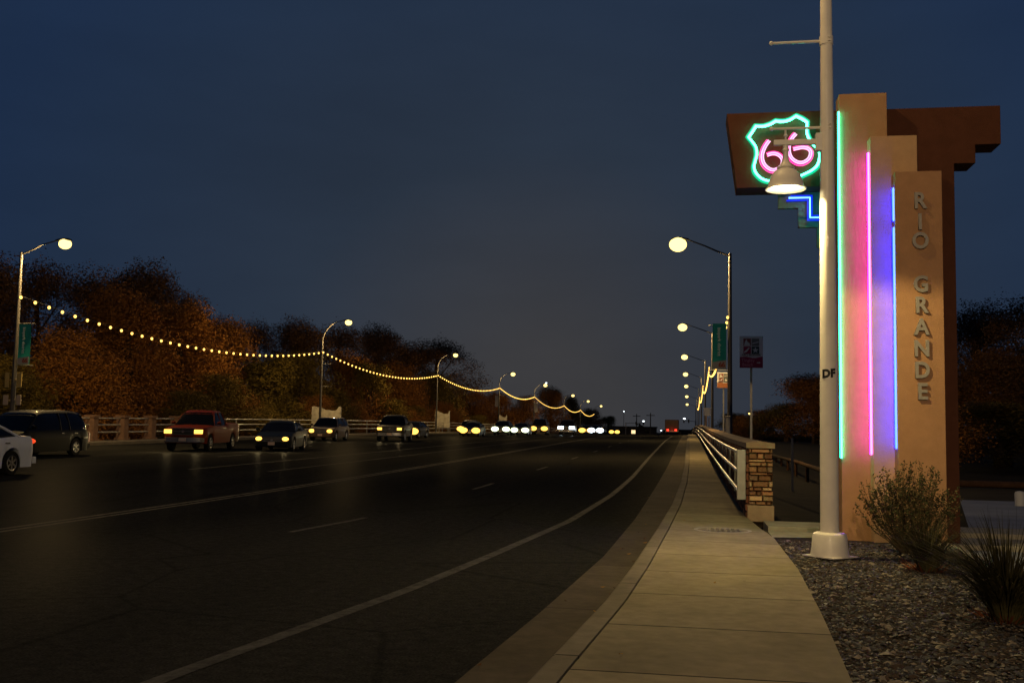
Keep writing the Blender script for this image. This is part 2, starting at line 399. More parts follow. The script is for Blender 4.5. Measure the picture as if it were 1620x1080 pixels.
N_BLU = emis('blue_neon', (.010, .020, 1), 60)
N_BLUB = emis('blue_neon_backing', (.0, .02, 1), 1.0)  # step channel glows by itself in place of light from its tube
M_FELT = mat('neon_channel', (.03, .02, .03), .8)
PY = empty('gateway_sign', (2.6, 14.6, .15), 'tall tan and brown stucco gateway pylon with neon shield 66 and letters RIO GRANDE', 'sign')
def P(mb, name, m, parent=PY, **k): return mb.build(name, m, parent, world=True, **k)
mb = MB(); mb.box(2.03, 2.665, 14.60, 14.905, .0, 6.215); P(mb, 'tall_slab', M_TAN, bevel=.006)
mb = MB(); mb.box(2.40, 3.00, 14.35, 14.605, .0, 5.535); P(mb, 'middle_slab', M_TANL, bevel=.006)
mb = MB(); mb.box(2.665, 3.25, 14.10, 14.352, .0, 4.98); ls = P(mb, 'letter_slab', M_TAN, bevel=.006)
# letters standing off the slab
for ch, z in [('R', 4.57), ('I', 4.29), ('O', 4.04)] + [('G', 3.47), ('R', 3.195), ('A', 2.91), ('N', 2.63), ('D', 2.35), ('E', 2.075)]:
    text_obj(ch, .30, .022, 'letter', M_LETT, ls, Vector((2.965, 14.074, z)) - PY.location, bold=.008).scale = (.86, .97, 1)
# brown crossbar, wings and column behind the slabs
T = MB()
T.prism([(2.02, .0), (3.60, .0), (3.60, 5.275), (3.88, 5.275), (3.88, 5.535), (4.215, 5.535), (4.215, 6.075), (2.02, 6.075)], 14.90, 15.37)
P(T, 'crossbar', M_BRN, bevel=.006)
T = MB(); T.prism([(.66, 4.985), (2.018, 4.985), (2.018, 6.075), (.515, 6.075)], 14.88, 15.36)
sp = P(T, 'sign_panel', M_BRN, bevel=.006)
T = MB(); T.prism([(1.26, 4.75), (1.54, 4.75), (1.54, 4.47), (1.80, 4.47), (1.80, 4.18), (2.015, 4.18), (2.015, 4.98), (1.26, 4.98)], 15.2, 15.29)
P(T, 'stepped_bracket', M_BRN2)
# neon tubes
def px9(pts, Y, x0=1160, y0=160, k=160 / 1016.): return [at(x0 + x * k, y0 + y * k, Y) for x, y in pts]
def smooth_path(pts, n=4, closed=False):
    out = []; N = len(pts)
    for i in range(N if closed else N - 1):
        p0, p1, p2, p3 = (pts[(i + d) % N] if closed else pts[min(N - 1, max(0, i + d))] for d in (-1, 0, 1, 2))
        for k in range(n):
            t = k / n; out.append(.5 * ((2 * p1) + (p2 - p0) * t + (2 * p0 - 5 * p1 + 4 * p2 - p3) * t * t + (3 * p1 - p0 - 3 * p2 + p3) * t ** 3))
    if not closed: out.append(pts[-1])
    return out
def sharp(segs): # several smooth runs joined at sharp corners
    out = []
    for s_ in segs: out += smooth_path(s_, 4)[:-1]
    return out
sh = lambda p, Y: px9(p, Y)
def shield(Y):
    A = [(628, 150), (690, 178), (745, 215)]; B = [(745, 215), (742, 290), (748, 340), (785, 415), (850, 480), (872, 545), (850, 640), (790, 700), (700, 745), (628, 778), (560, 815), (490, 838), (420, 815), (345, 805), (280, 780), (222, 720), (205, 660), (218, 600), (232, 540), (225, 470), (190, 415), (150, 368)]
    Cc = [(150, 368), (190, 310), (228, 250)]; D = [(228, 250), (300, 252), (370, 232), (425, 200)]; E_ = [(425, 200), (490, 205), (560, 190), (628, 150)]
    return sharp([px9(s_, Y) for s_ in (A, B, Cc, D, E_)])
s1 = shield(14.80); cx = sum((p for p in s1), Vector()) / len(s1)
mb = MB(); mb.tube(s1, .022, 8, closed=True); P(mb, 'shield_tube', N_GRN, smooth=60)
mb = MB(); mb.tube([cx + (p - cx) * 1.045 for p in s1], .020, 8, closed=True)
for p in s1[::9]: mb.box(p.x - .008, p.x + .008, 14.80, 14.885, p.z - .008, p.z + .008)
P(mb, 'shield_glow_channel', N_GRNB, smooth=60)
six1 = [(360, 395), (318, 455), (290, 530), (292, 595), (320, 650), (375, 690), (430, 690), (482, 655), (500, 600), (482, 560), (440, 530), (390, 525), (342, 540)]
six2 = [(628, 325), (590, 370), (560, 440), (560, 520), (590, 580), (650, 618), (712, 615), (765, 575), (782, 515), (755, 475), (700, 462), (650, 470), (605, 480)]
def offset(path, d):
    out = []
    for i, p in enumerate(path):
        t = path[min(len(path) - 1, i + 1)] - path[max(0, i - 1)]; t.normalize(); out.append(p + Vector((t.z, 0, -t.x)) * d)
    return out
for sx in (six1, six2):
    c = smooth_path(px9(sx, 14.79), 4)
    mb = MB(); mb.tube(offset(c, -.020), .0095, 7); mb.tube(offset(c, .008), .0095, 7)
    q = P(mb, 'number_tube', N_PNKW, smooth=60)
    mb = MB(); mb.tube([p + Vector((0, .03, 0)) for p in offset(c, .030)], .010, 7); mb.tube([p + Vector((0, .04, 0)) for p in offset(c, -.005)], .016, 7)
    o_ = mb.build('number_glow_backing', N_PNK2, q, smooth=60)
    o_.data.transform(Matrix.Translation(-PY.location))
def vtube(name, x, y, z0, z1, m, back, gap=None, r=.0115):
    mb, bk = MB(), MB()
    for a, b in ([(z0, z1)] if not gap else [(z0, gap[0]), (gap[1], z1)]):
        mb.tube([(x, y, a), (x, y, a + .02), (x, y, b - .02), (x, y, b)], [r * .6, r, r, r * .6], 8)
        bk.tube([(x, y + .027, a + .01), (x, y + .027, b - .01)], .0155, 8)  # glowing tube added behind the core to throw the colour wash
        k = a + .12
        while k < b: bk.box(x - .004, x + .004, y + .012, y + .075, k - .006, k + .006, 1); k += .62     # stand-offs
    o = P(mb, name, m, smooth=60)
    q = bk.build(name + '_backing', [back, M_FELT], o, smooth=60); q.data.transform(Matrix.Translation(-PY.location)); return o
vtube('green_tube', 2.022, 14.55, 1.19, 5.96, emis('green_tube_core', (.50, 1, .85), 1.3), emis('green_tube_glow', (.0, 1, .50), 17))
vtube('pink_tube', 2.382, 14.40, 1.25, 5.33, emis('pink_tube_core', (1, .62, .98), 1.3), emis('pink_tube_glow', (1, .0, 1.25), 18))
vtube('blue_tube', 2.652, 14.15, 1.34, 4.78, emis('blue_tube_core', (.30, .62, 1), 1.3), emis('blue_tube_glow', (.0, .004, 1), 70), (4.25, 4.33))
st = [(1.40, 4.885), (1.695, 4.885), (1.695, 4.595), (1.93, 4.595)]
mb = MB(); mb.tube([(x, 15.13, z) for x, z in st], .011, 6); q = P(mb, 'step_tube', emis('step_neon', (.06, .20, 1), 9))
mb = MB()
for dlt in (.035, -.032): mb.tube([(x + dlt * .9, 15.165, z + dlt) for x, z in st], .014, 6)
P(mb, 'step_glow_channel', N_BLUB)

# ------------------------------------------------------------------ white street pole with pendant lamp
WP = empty('street_lamp', (1.56, 12.2, .15), 'cream white street pole with pendant bell lamp and sticker letters DF beside neon gateway', 'street lamp')
mb = MB(); mb.tube([(0, 0, .05), (0, 0, 2), (0, 0, 6.4), (0, 0, 9.9)], [.103, .096, .066, .05], 40); pole = mb.build('pole', M_WPOLE, WP, smooth=40)
mb = MB(); mb.lathe([(.212, 0), (.212, .02), (.198, .10), (.19, .22), (.178, .252), (.15, .268), (.105, .272)], n=28); mb.lathe([(.30, 0), (.30, .012), (.0, .013)], n=4)
mb.build('pedestal', M_WPOLE, WP, smooth=35)
def xtube(mb, x0, x1, z, r0, r1, n=10): mb.tube([(x0, 0, z), (x1, 0, z)], [r0, r1], n)
for z in (5.93, 4.90):
    mb = MB(); xtube(mb, -.06, -.61, z, .017, .014); mb.ball((-.625, 0, z), .026)
    mb.lathe([(.074, -.05), (.078, -.05), (.078, .05), (.074, .05)], (0, 0, z), 20)
    mb.box(.01, .035, -.098, -.07, z - .03, z - .012); mb.box(.01, .035, -.098, -.07, z + .012, z + .03)
    mb.build('banner_arm', M_WPOLE, WP, smooth=35)
mb = MB(); mb.box(-.60, -.09, -.028, .028, 4.70, 4.765); mb.box(-.13, -.055, -.05, .05, 4.62, 4.83); br = mb.build('lamp_bracket', M_WPOLE, WP, bevel=.008)
mb = MB(); lx = -.465
mb.lathe([(.0, .22), (.012, .215), (.014, .17), (.022, .155), (.026, .14), (.012, .13), (.012, .085)], (lx, 0, 4.60 + .07), 12)
mb.lathe([(.03, 0), (.034, -.04), (.045, -.06), (.032, -.075), (.034, -.15), (.05, -.20), (.07, -.235), (.085, -.25), (.1, -.258), (.1, -.272), (.092, -.28)], (lx, 0, 4.70), 18)
mb.build('lamp_neck', M_WPOLE, WP, smooth=40)
mb = MB(); mb.lathe([(.088, 4.42), (.125, 4.395), (.165, 4.345), (.19, 4.285), (.203, 4.225), (.212, 4.205), (.232, 4.19), (.236, 4.182), (.228, 4.178), (.20, 4.20), (.186, 4.27), (.15, 4.35), (.1, 4.395), (.0, 4.40)], (lx, 0, 0), 36)
shade = mb.build('lamp_shade', M_WPOLE, WP, smooth=50)
mb = MB(); mb.lathe([(.165, 4.235), (.15, 4.205), (.09, 4.185), (.0, 4.18)], (lx, 0, 0), 24); mb.build('bulb', emis('pendant_bulb', (1, .84, .42), 16), shade, smooth=60)
lamp(WP, (lx, 0, 4.165), 420, (1, .76, .30), .05, spot=152).data.spot_blend = .18
# unseen roadway luminaire added at the pole top for the shadow it casts
def cobra(parent, p, d, q=.26, far=False):
    """cobra-head luminaire: tapered housing with drop lens, d = +1/-1 along X"""
    mb = MB()
    pr = [(-.06, .05, .05), (.1, .09, .09), (.35, .17, .12), (.6, .16, .11), (.74, .09, .06)]
    vs = []
    for x, w, h in pr:
        for k in range(10):
            a = 2 * math.pi * k / 10; vs.append((p[0] + d * x, p[1] + w * math.cos(a), p[2] + (h * math.sin(a) if math.sin(a) > 0 else .35 * h * math.sin(a))))
    fs = []
    for i in range(len(pr) - 1):
        for k in range(10):
            k2 = (k + 1) % 10; fs.append((i * 10 + k, i * 10 + k2, (i + 1) * 10 + k2, (i + 1) * 10 + k))
    fs += [tuple(range(10)), tuple(range(40, 50))]
    mb.add(vs, fs); h = mb.build('lamp_head', M_POLE, parent, smooth=50)
    mb = MB(); q = .36 if far else q; mb.ball((p[0] + d * .44, p[1], p[2] - q * .62), (q * 1.1, q, q * .9), n=16, m=10)
    return mb.build('lens', M_LENSFAR if far else M_LENS, h, smooth=60)
mb = MB(); mb.tube([(0, 0, 9.5), (-.7, 0, 9.85), (-1.6, 0, 10.0), (-2.2, 0, 10.02)], [.045, .04, .035, .03], 10); mb.build('lamp_arm', M_WPOLE, WP, smooth=50)
cobra(WP, (-2.2, 0, 10.02), -1)  # pole-top lamp is an unseen addition, lit for side shadows on the gateway
lamp(WP, (-2.64, 0, 9.30), 420, WARM, .14, spot=165)
# lettering sticker wrapped on the pole
mb = MB(); me = text_mesh('DF', .125, .0, 'sticker', 1.05, .008)
bm = bmesh.new(); bm.from_mesh(me)
for k in range(-9, 10): bmesh.ops.bisect_plane(bm, geom=bm.verts[:] + bm.edges[:] + bm.faces[:], plane_co=(k * .011, 0, 0), plane_no=(1, 0, 0))
bm.to_mesh(me); bm.free(); vs = []
for v in me.vertices:
    a = v.co.x / .1 + R(-6); rr_ = .0985; vs.append((rr_ * math.sin(a), -rr_ * math.cos(a), 2.04 + v.co.y + v.co.x * .08))
mb.add(vs, [tuple(pg.vertices) for pg in me.polygons]); mb.build('sticker', M_DARK, pole)

# ------------------------------------------------------------------ street lamps along the bridge
M_TEAL = mat('teal_banner_cloth', (.03, .33, .29), .8, noise=(3, .1)); M_BWHITE = mat('pale_banner_cloth', (.42, .40, .36), .8)
M_BRED = mat('rust_red_print', (.35, .07, .04), .8); M_BTXT = mat('pale_teal_print', (.7, .85, .8), .8); M_BPINK = mat('pink_print', (.40, .24, .2), .8)
M_BGREY = mat('grey_banner_cloth', (.34, .32, .32), .8, noise=(4, .2))
def banner(parent, x0, x1, z0, z1, y, txt=True):
    """road banner with curling hem, hung between two arms"""
    mb = MB(); n = 8; w = x1 - x0
    def zz(t): return z0 + (z1 - z0) * t
    def bow(t): return .03 * math.sin(t * math.pi)
    for i in range(n):
        a, b = i / n, (i + 1) / n
        mb.add([(x0, y + bow(a), zz(a)), (x1, y + bow(a) + .02, zz(a)), (x1, y + bow(b) + .02, zz(b)), (x0, y + bow(b), zz(b)),
                (x0, y + bow(a) + .006, zz(a)), (x1, y + bow(a) + .026, zz(a)), (x1, y + bow(b) + .026, zz(b)), (x0, y + bow(b) + .006, zz(b))],
               [(0, 1, 2, 3), (7, 6, 5, 4), (0, 3, 7, 4), (1, 5, 6, 2)], 0)
    o = mb.build('banner', M_TEAL if txt else M_BGREY, parent)
    if txt:
        mb = MB(); cx = (x0 + x1) / 2
        mb.prism([(x0 + .005, z0 + .01), (x1 - .005, z0 + .01), (x1 - .005, z0 + (z1 - z0) * .20), (x0 + .005, z0 + (z1 - z0) * .155)], y - .012, y - .006, 0)
        add_text(mb, 'biopark district', .205, Vector((cx - .02 * w, y - .03, z0 + (z1 - z0) * .60)), 1, R(-90), 1.0, .004)
        add_text(mb, '66', .30, Vector((x1 - .20, y - .03, z0 + (z1 - z0) * .095)), 2, 0, .9, .008)
        mb.build('banner_print', [M_BWHITE, M_BTXT, M_BRED], o)
    return o
def street_lamp(loc, side, label, height=10.0, arm='straight', armlen=2.3, watts=1500, arms=(), far=False, light=True, group=None, rise=.55, col=WARM, q=.28):
    o = empty('street_lamp', loc, label, 'street lamp', group)
    d = side; mb = MB()
    if arm == 'straight':
        top = height - rise
        mb.tube([(0, 0, 0), (0, 0, 3), (0, 0, top)], [.125, .11, .075], 12); mb.lathe([(.17, 0), (.17, .25), (.13, .32)], n=12)
        mb.build('pole', M_POLE, o, smooth=50)
        a = MB(); a.tube([(0, 0, top - .12), (d * .6, 0, top + .12), (d * armlen * .6, 0, top + .36), (d * armlen, 0, height)], [.045, .04, .035, .03], 8)
    else:
        top = height - 1.9
        mb.tube([(0, 0, 0), (0, 0, 3), (0, 0, top)], [.12, .105, .07], 12); mb.lathe([(.17, 0), (.17, .25), (.13, .32)], n=12)
        mb.build('pole', M_POLE, o, smooth=50)
        a = MB(); pts = []
        for k in range(9):
            t = k / 8 * math.pi / 2; pts.append((d * armlen * (1 - math.cos(t)), 0, top - .02 + 1.9 * math.sin(t)))
        a.tube(pts, [.06 - .003 * k for k in range(9)], 8)
    a.build('lamp_arm', M_POLE, o, smooth=50)
    for z in arms:
        b = MB(); xtube(b, d * .05, d * .95, z, .02, .016, 6); b.build('banner_arm', M_GALV, o)
    cobra(o, (d * armlen, 0, height), d, q, far)
    if light: lamp(o, (d * (armlen + .44), 0, height - .62), watts, col, .15, spot=180)
    return o
GL = 'street lamps along the far fence'; GR = 'street lamps behind the stone wall'
LY = [45.1, 87.3, 130.0, 174.4, 215.0, 267.5, 308.9, 355.1]
LAB = ['grey street lamp with teal banner standing behind the white sedan and dark minivan',
       'curved-arm street lamp behind the silver car, holding the string of bulbs above the pale panel',
       'curved-arm street lamp against the last big tree, above the second pale panel',
       'street lamp with a grey banner above the two cars with greenish white lights',
       'thin street lamp with a grey banner behind the tall van',
       'thin curved street lamp rising behind the very bright white headlights',
       'distant street lamp second before the end of the string of bulbs',
       'distant street lamp where the string of bulbs ends']
left_lamps = []
for i, y in enumerate(LY):
    z = gh(-32, y)
    o = street_lamp((-32, y, z), 1, LAB[i], (10.0 if i == 0 else 10.25) - .02, 'straight' if i == 0 else 'curve', 1.85 if i == 0 else 1.9, 3100 if i < 5 else 2000,
                    (5.95, 3.93) if i == 0 else ((6.4, 4.4) if i in (1, 3, 4) else ()), far=i > 2, light=i < 7, group=GL)
    left_lamps.append(o)
    for l_ in o.children:
        if l_.type == 'LIGHT': l_.rotation_euler = (0, R(20), 0)     # only the light is tilted, added to brighten the tree tops; heads stay level
banner(left_lamps[0], .12, .74, 3.97, 5.91, -.02)
banner(left_lamps[3], -.70, -.12, 4.44, 6.36, -.02, False); banner(left_lamps[4], .12, .75, 4.44, 6.36, -.02, False)
M_PLATE = mat('yellow_sign_plate', (.55, .40, .12), .6); M_PLATE2 = mat('pale_sign_plate', (.5, .4, .3), .6)
for x0, x1, z0, z1, m in ((-.42, -.22, 2.86, 3.58, M_PLATE), (.22, .46, 2.86, 3.58, M_PLATE), (-.46, -.2, 2.02, 2.5, M_PLATE2), (.24, .48, 2.02, 2.5, M_PLATE2)):
    mb = MB(); mb.box(x0, x1, -.1, -.06, z0, z1); mb.box(min(x0, 0), max(x1, 0), -.055, .0, (z0 + z1) / 2 - .03, (z0 + z1) / 2 + .03); mb.build('sign_plate', m, left_lamps[0], bevel=.01)
LABR = ['grey street lamp with teal banner and bright lamp behind the stone wall',
        'dark street lamp behind the teal banner, second along the stone wall',
        'third street lamp along the stone wall, lamp glowing below the brightest one',
        'fourth street lamp along the stone wall, small lamp above the red truck', 'fifth street lamp along the stone wall, tiny lamp above the red truck',
        'sixth street lamp along the stone wall, one speck of light', 'farthest street lamp past the end of the stone wall']
RY = [47, 90, 130, 170, 212, 262, 318]; right_lamps = []
for i, y in enumerate(RY):
    o = street_lamp((1.78 if i == 0 else 1.95, y, gh(1.8, y) + .02), -1, LABR[i], 9.90 if i == 0 else 9.95, 'straight', 1.87 if i == 0 else 2.1, 2900 if i < 4 else 1500, (6.0, 4.0) if i == 0 else (), far=i > 0, light=i < 6, group=GR, rise=.65, q=.36)
    right_lamps.append(o)
b = banner(right_lamps[0], -.76, -.16, 4.04, 6.08, -.10)
# lamp over the road behind the viewer, next in the row
o = street_lamp((2.0, -17, 0), -1, 'grey street lamp standing behind the viewer beside the sidewalk', 10, 'straight', 2.2, 8800, group=GR, col=(1, .70, .36))

# ------------------------------------------------------------------ strings of bulbs
def strand(a, b, sag, label, bulbs=True, n=37, r=.055):
    o = empty('string_lights', a, label, 'string lights', 'strings of bulbs between the street lamps')
    pts = []
    for k in range(n + 1):
        t = k / n; p = a.lerp(b, t) - a; p.z -= sag * 4 * t * (1 - t); pts.append(p)
    mb = MB(); mb.tube(pts, .012, 4); mb.build('cable', M_WIRE, o)
    if bulbs:
        me = None
        for p in pts[:-1]:
            if me is None:
                m_ = MB(); m_.ball((0, 0, -.075), (r, r, r * 1.15), n=8, m=6); m_.lathe([(.02, -.03), (.022, .0), (.0, .01)], n=6, mi=1); me = m_.mesh('bulb', [M_BULB, M_WIRE], 60)
            q = bpy.data.objects.new('bulb', me); COL.objects.link(q); q.parent = o; q.location = p
    else:
        m_ = MB()
        for p in pts[:-1]: m_.ball((p.x, p.y, p.z - .07), r, n=6, m=4)
        m_.build('bulbs', M_BULB, o)
    return o
AZ = [7.48, 8.02, 8.28, 8.54, 8.41, 7.91, 7.65, 7.35]
SL = ['string of warm bulbs from the teal banner lamp to the first curved lamp',
      'string of warm bulbs between the two lamps above the pale panels', 'string of warm bulbs from the lamp by the last big tree to a grey banner',
      'short-looking string of bulbs between the two lamps with grey banners', 'string of bulbs dipping between the second grey banner and the thin curved lamp',
      'small string of bulbs just past the thin curved lamp', 'last sagging string of bulbs of the far row']
for i in range(7):
    strand(Vector((-31.9, LY[i], AZ[i])), Vector((-31.9, LY[i + 1], AZ[i + 1])), (1.25, 1.15, 1.1, 1.1, 1.35, 1.1, 1.25)[i], SL[i], i < 4, r=.075 if i < 2 else .075)
SR = ['string of warm bulbs hidden partly by the teal banner at the stone wall', 'string of warm bulbs hooking just under the teal banner', 'third string of bulbs along the stone wall', 'far small string of bulbs along the stone wall', 'farthest tiny string of bulbs along the stone wall']
for i in range(4):
    a = Vector((1.68, RY[i] - .05, gh(1.7, RY[i]) + 6.45 - .1 * i)); b_ = Vector((1.68, RY[i + 1] - .05, gh(1.7, RY[i + 1]) + 5.75 - .1 * i))
    strand(a, b_, 1.0, SR[i], i < 2, r=.06)

# ------------------------------------------------------------------ road signs by the stone wall
M_SWHITE = mat('sign_white', (.88, .87, .85), .6); M_SRED = mat('sign_burgundy', (.38, .012, .08), .6); M_SBRN = mat('sign_brown_red', (.30, .07, .06), .6)
M_SGRY = mat('sign_grey', (.22, .22, .22), .6); M_SGRN = mat('sign_dark_green', (.03, .07, .07), .6); M_STXT = mat('sign_pink_text', (.75, .30, .40), .6); M_SORG = mat('sign_rust', (.42, .15, .06), .6)
def star(cx, cz, r):
    return [(cx + (r if k % 2 == 0 else r * .42) * math.sin(math.pi * k / 5), cz + (r if k % 2 == 0 else r * .42) * math.cos(math.pi * k / 5)) for k in range(10)]
def park_sign(loc, w, z0, z1, label, second=False):
    o = empty('park_sign', loc, label, 'sign'); h = z1 - z0
    mb = MB(); mb.box(-.03, .03, -.03, .03, 0, z1 - .08); mb.build('post', M_GALV, o)
    mb = MB(); mb.box(-w / 2, w / 2, -.07, -.04, z0, z1); pn = mb.build('sign_face', M_SWHITE, o, bevel=.012)
    mb = MB(); y0, y1 = -.078, -.0705; s = w / .64
    pts = [(-w / 2 + .006, z0 + .006), (w / 2 - .006, z0 + .006), (w / 2 - .006, z0 + h * .36)] + [(w / 2 - w * t, z0 + h * (.33 + .025 * math.cos(t * 2.6 * math.pi))) for t in (.15, .3, .45, .6, .75, .9)] + [(-w / 2 + .006, z0 + h * .335)]
    mb.prism(pts, y0, y1, 0)
    g = .205 * s; zt = z1 - .07 * s
    for (ix, iz, m) in ((0, 0, 1), (1, 0, 2), (0, 1, 3), (1, 1, 4)):
        xa = -.215 * s + ix * .225 * s; zb = zt - iz * .225 * s; mb.box(xa, xa + g, y0, y1, zb - g, zb, m)
        c = (xa + g / 2, zb - g / 2)
        yy = (y0 - .004, y0 - .0005)
        if (ix, iz) == (1, 1): mb.prism(star(c[0], c[1], g * .46)[::-1], *yy, 5)
        elif (ix, iz) == (0, 0): mb.prism([(c[0] - g * .42, c[1] - g * .45), (c[0] + g * .42, c[1] - g * .45), (c[0] + g * .3, c[1] - g * .1), (c[0] + g * .05, c[1] + g * .05), (c[0] - g * .1, c[1] + g * .42), (c[0] - g * .3, c[1] + g * .05)], *yy, 5)
        elif (ix, iz) == (1, 0): mb.prism([(c[0] - g * .42, c[1] - g * .25), (c[0] + g * .42, c[1] - g * .02), (c[0] + g * .42, c[1] + g * .12), (c[0], c[1] - g * .02), (c[0] - g * .4, c[1] - g * .1)], *yy, 5)
        else:
            mb.prism([(c[0] - g * .42, c[1] - g * .4), (c[0] - g * .05, c[1] - g * .25), (c[0] + g * .35, c[1] + g * .32), (c[0] + g * .2, c[1] + g * .36), (c[0] - g * .2, c[1] - g * .02), (c[0] - g * .42, c[1] - g * .2)], *yy, 5)
    add_text(mb, 'ABQ BIOPARK', .082 * s, Vector((0, y0 - .002, z0 + h * .405)), 6, 0, 1, .003)
    if not second:
        add_text(mb, 'Tingley', .125 * s, Vector((-.09 * s, y0 - .004, z0 + h * .235)), 7, 0, 1, .001); add_text(mb, 'Beach', .125 * s, Vector((-.10 * s, y0 - .004, z0 + h * .10)), 7, 0, 1, .001)
        a = (.18 * s, z0 + h * .165)
        mb.prism([(a[0] - .03 * s, a[1] - .012), (a[0] + .03 * s, a[1] - .012), (a[0] + .03 * s, a[1] - .03 * s), (a[0] + .075 * s, a[1]), (a[0] + .03 * s, a[1] + .03 * s), (a[0] + .03 * s, a[1] + .012), (a[0] - .03 * s, a[1] + .012)], y0 - .005, y0 - .0005, 5)
    mb.build('sign_print', [M_SORG if second else M_SRED, M_SBRN, M_SGRY, M_SRED if not second else M_SBRN, M_SGRN, M_SWHITE, M_SGRY, M_STXT], pn)
    return o
g1 = gh(1.7, 30); park_sign((1.725, 30, g1), .645, 3.35 - g1, 4.25 - g1, 'white and burgundy park sign reading ABQ BIOPARK Tingley Beach with arrow, on a thin post')
g2 = gh(1.6, 52); park_sign((1.60, 50, g2), .60, 3.63 - g2, 4.37 - g2, 'smaller white park sign with four picture squares, beside the teal banner lamp pole', True)
o = empty('road_sign', (1.44, 86, gh(1.4, 86)), 'small blank pale sign on a stout post above the railing', 'sign')
mb = MB(); mb.box(-.12, .0, -.05, .05, 0, 2.2); mb.box(.12, .2, -.03, .03, 0, 2.0); mb.build('post', mat('pinkish_post', (.4, .3, .26), .7), o)
mb = MB(); mb.box(-.28, .28, -.09, -.052, 2.16, 2.82); mb.build('sign_face', M_SWHITE, o, bevel=.03)
o = empty('utility_box', (1.62, 45.0, gh(1.6, 45)), 'narrow grey utility pedestal at the foot of the teal banner lamp', 'utility box')
mb = MB(); mb.box(-.1, .1, -.1, .1, 0, 1.92); mb.box(-.12, .12, -.12, .12, 1.922, 1.99); mb.build('cabinet', M_GALV, o, bevel=.02)

# ------------------------------------------------------------------ stone wall and railing
def stone_mat():
    m = mat('ledge_stone', (.30, .2, .13), .9, bump=(30, .8)); n = m.node_tree; p = n.nodes['Principled BSDF']
    at_ = n.nodes.new('ShaderNodeVertexColor'); at_.layer_name = 'tint'
    t = n.nodes.new('ShaderNodeTexCoord'); x = n.nodes.new('ShaderNodeTexNoise'); x.inputs['Scale'].default_value = 25; n.links.new(t.outputs['Object'], x.inputs['Vector'])
    mr = n.nodes.new('ShaderNodeMapRange'); mr.inputs[3].default_value = .6; mr.inputs[4].default_value = 1.35; n.links.new(x.outputs['Fac'], mr.inputs[0])
    sc = n.nodes.new('ShaderNodeVectorMath'); sc.operation = 'SCALE'; n.links.new(at_.outputs[0], sc.inputs[0]); n.links.new(mr.outputs[0], sc.inputs['Scale']); n.links.new(sc.outputs[0], p.inputs['Base Color'])
    return m
M_STONE = stone_mat(); M_MORT = mat('mortar', (.035, .025, .018), .95, noise=(12, .3)); M_CAP = mat('cast_cap', (.30, .21, .14), .85, noise=(5, .15), bump=(40, .3))
rs = random.Random(3); SW = empty('stone_wall', (1.15, 17.4, .15), 'stacked stone wall with cast cap running beside the sidewalk', 'wall')
WX0, WX1 = .93, 1.335
def stones(fn, y0, y1, z0, z1, hmin, hmax, lmin, lmax, tints, mapper):
    """irregular courses of stone blocks on a face, coordinates (along, height) given to mapper"""
    z = z0; vs = []; fs = []; cols = []
    while z < z1 - .02:
        h = min(rs.uniform(hmin, hmax), z1 - z)
        if z1 - z - h < hmin * .6: h = z1 - z
        y = y0 + rs.uniform(-.1, 0)
        while y < y1:
            l = rs.uniform(lmin, lmax); a, b = max(y0, y), min(y1, y + l)
            if b - a > .03:
                q = rs.uniform(.0, .03); c = rs.choice(tints); k = rs.uniform(.55, 1.3); g = .004
                A = [(a + g, z + g), (b - g, z + g), (b - g, z + h - g), (a + g, z + h - g)]
                i = len(vs)
                for d in (0, .05 + q):
                    for (u, w) in A:
                        e = .012 if d else 0; mu, mw = (a + b) / 2, z + h / 2
                        vs.append(mapper(u + (e if u < mu else -e) + rs.uniform(-.004, .004), w + (e if w < mw else -e), d))
                for f in ((4, 5, 6, 7), (0, 1, 5, 4), (1, 2, 6, 5), (2, 3, 7, 6), (3, 0, 4, 7)): fs.append(tuple(i + t for t in f)); cols.append([v * k for v in c])
            y += l
        z += h
    return vs, fs, cols
def stone_obj(name, data, parent):
    vs, fs, cols = data; me = bpy.data.meshes.new(name); off = parent.location
    me.from_pydata([Vector(v) - off for v in vs], [], fs); me.materials.append(M_STONE)
    ca = me.color_attributes.new('tint', 'FLOAT_COLOR', 'CORNER'); i = 0
    for p_, c in zip(me.polygons, cols):
        for li in p_.loop_indices: ca.data[li].color = (*c, 1)
    me.update(); o = bpy.data.objects.new(name, me); COL.objects.link(o); o.parent = parent; return o
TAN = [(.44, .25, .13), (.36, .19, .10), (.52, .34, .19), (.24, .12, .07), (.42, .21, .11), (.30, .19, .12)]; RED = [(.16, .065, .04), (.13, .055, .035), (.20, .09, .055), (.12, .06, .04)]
end = stones(None, WX0 + .02, WX1,   .365, 1.262, .038, .125, .07, .30, TAN, lambda u, w, d: (u, 17.25 - d, w))
stone_obj('end_stonework', end, SW)
def wz(y): return gh(1.2, y)
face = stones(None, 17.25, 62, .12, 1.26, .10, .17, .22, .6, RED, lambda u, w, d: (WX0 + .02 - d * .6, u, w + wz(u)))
stone_obj('road_side_stonework', face, SW)
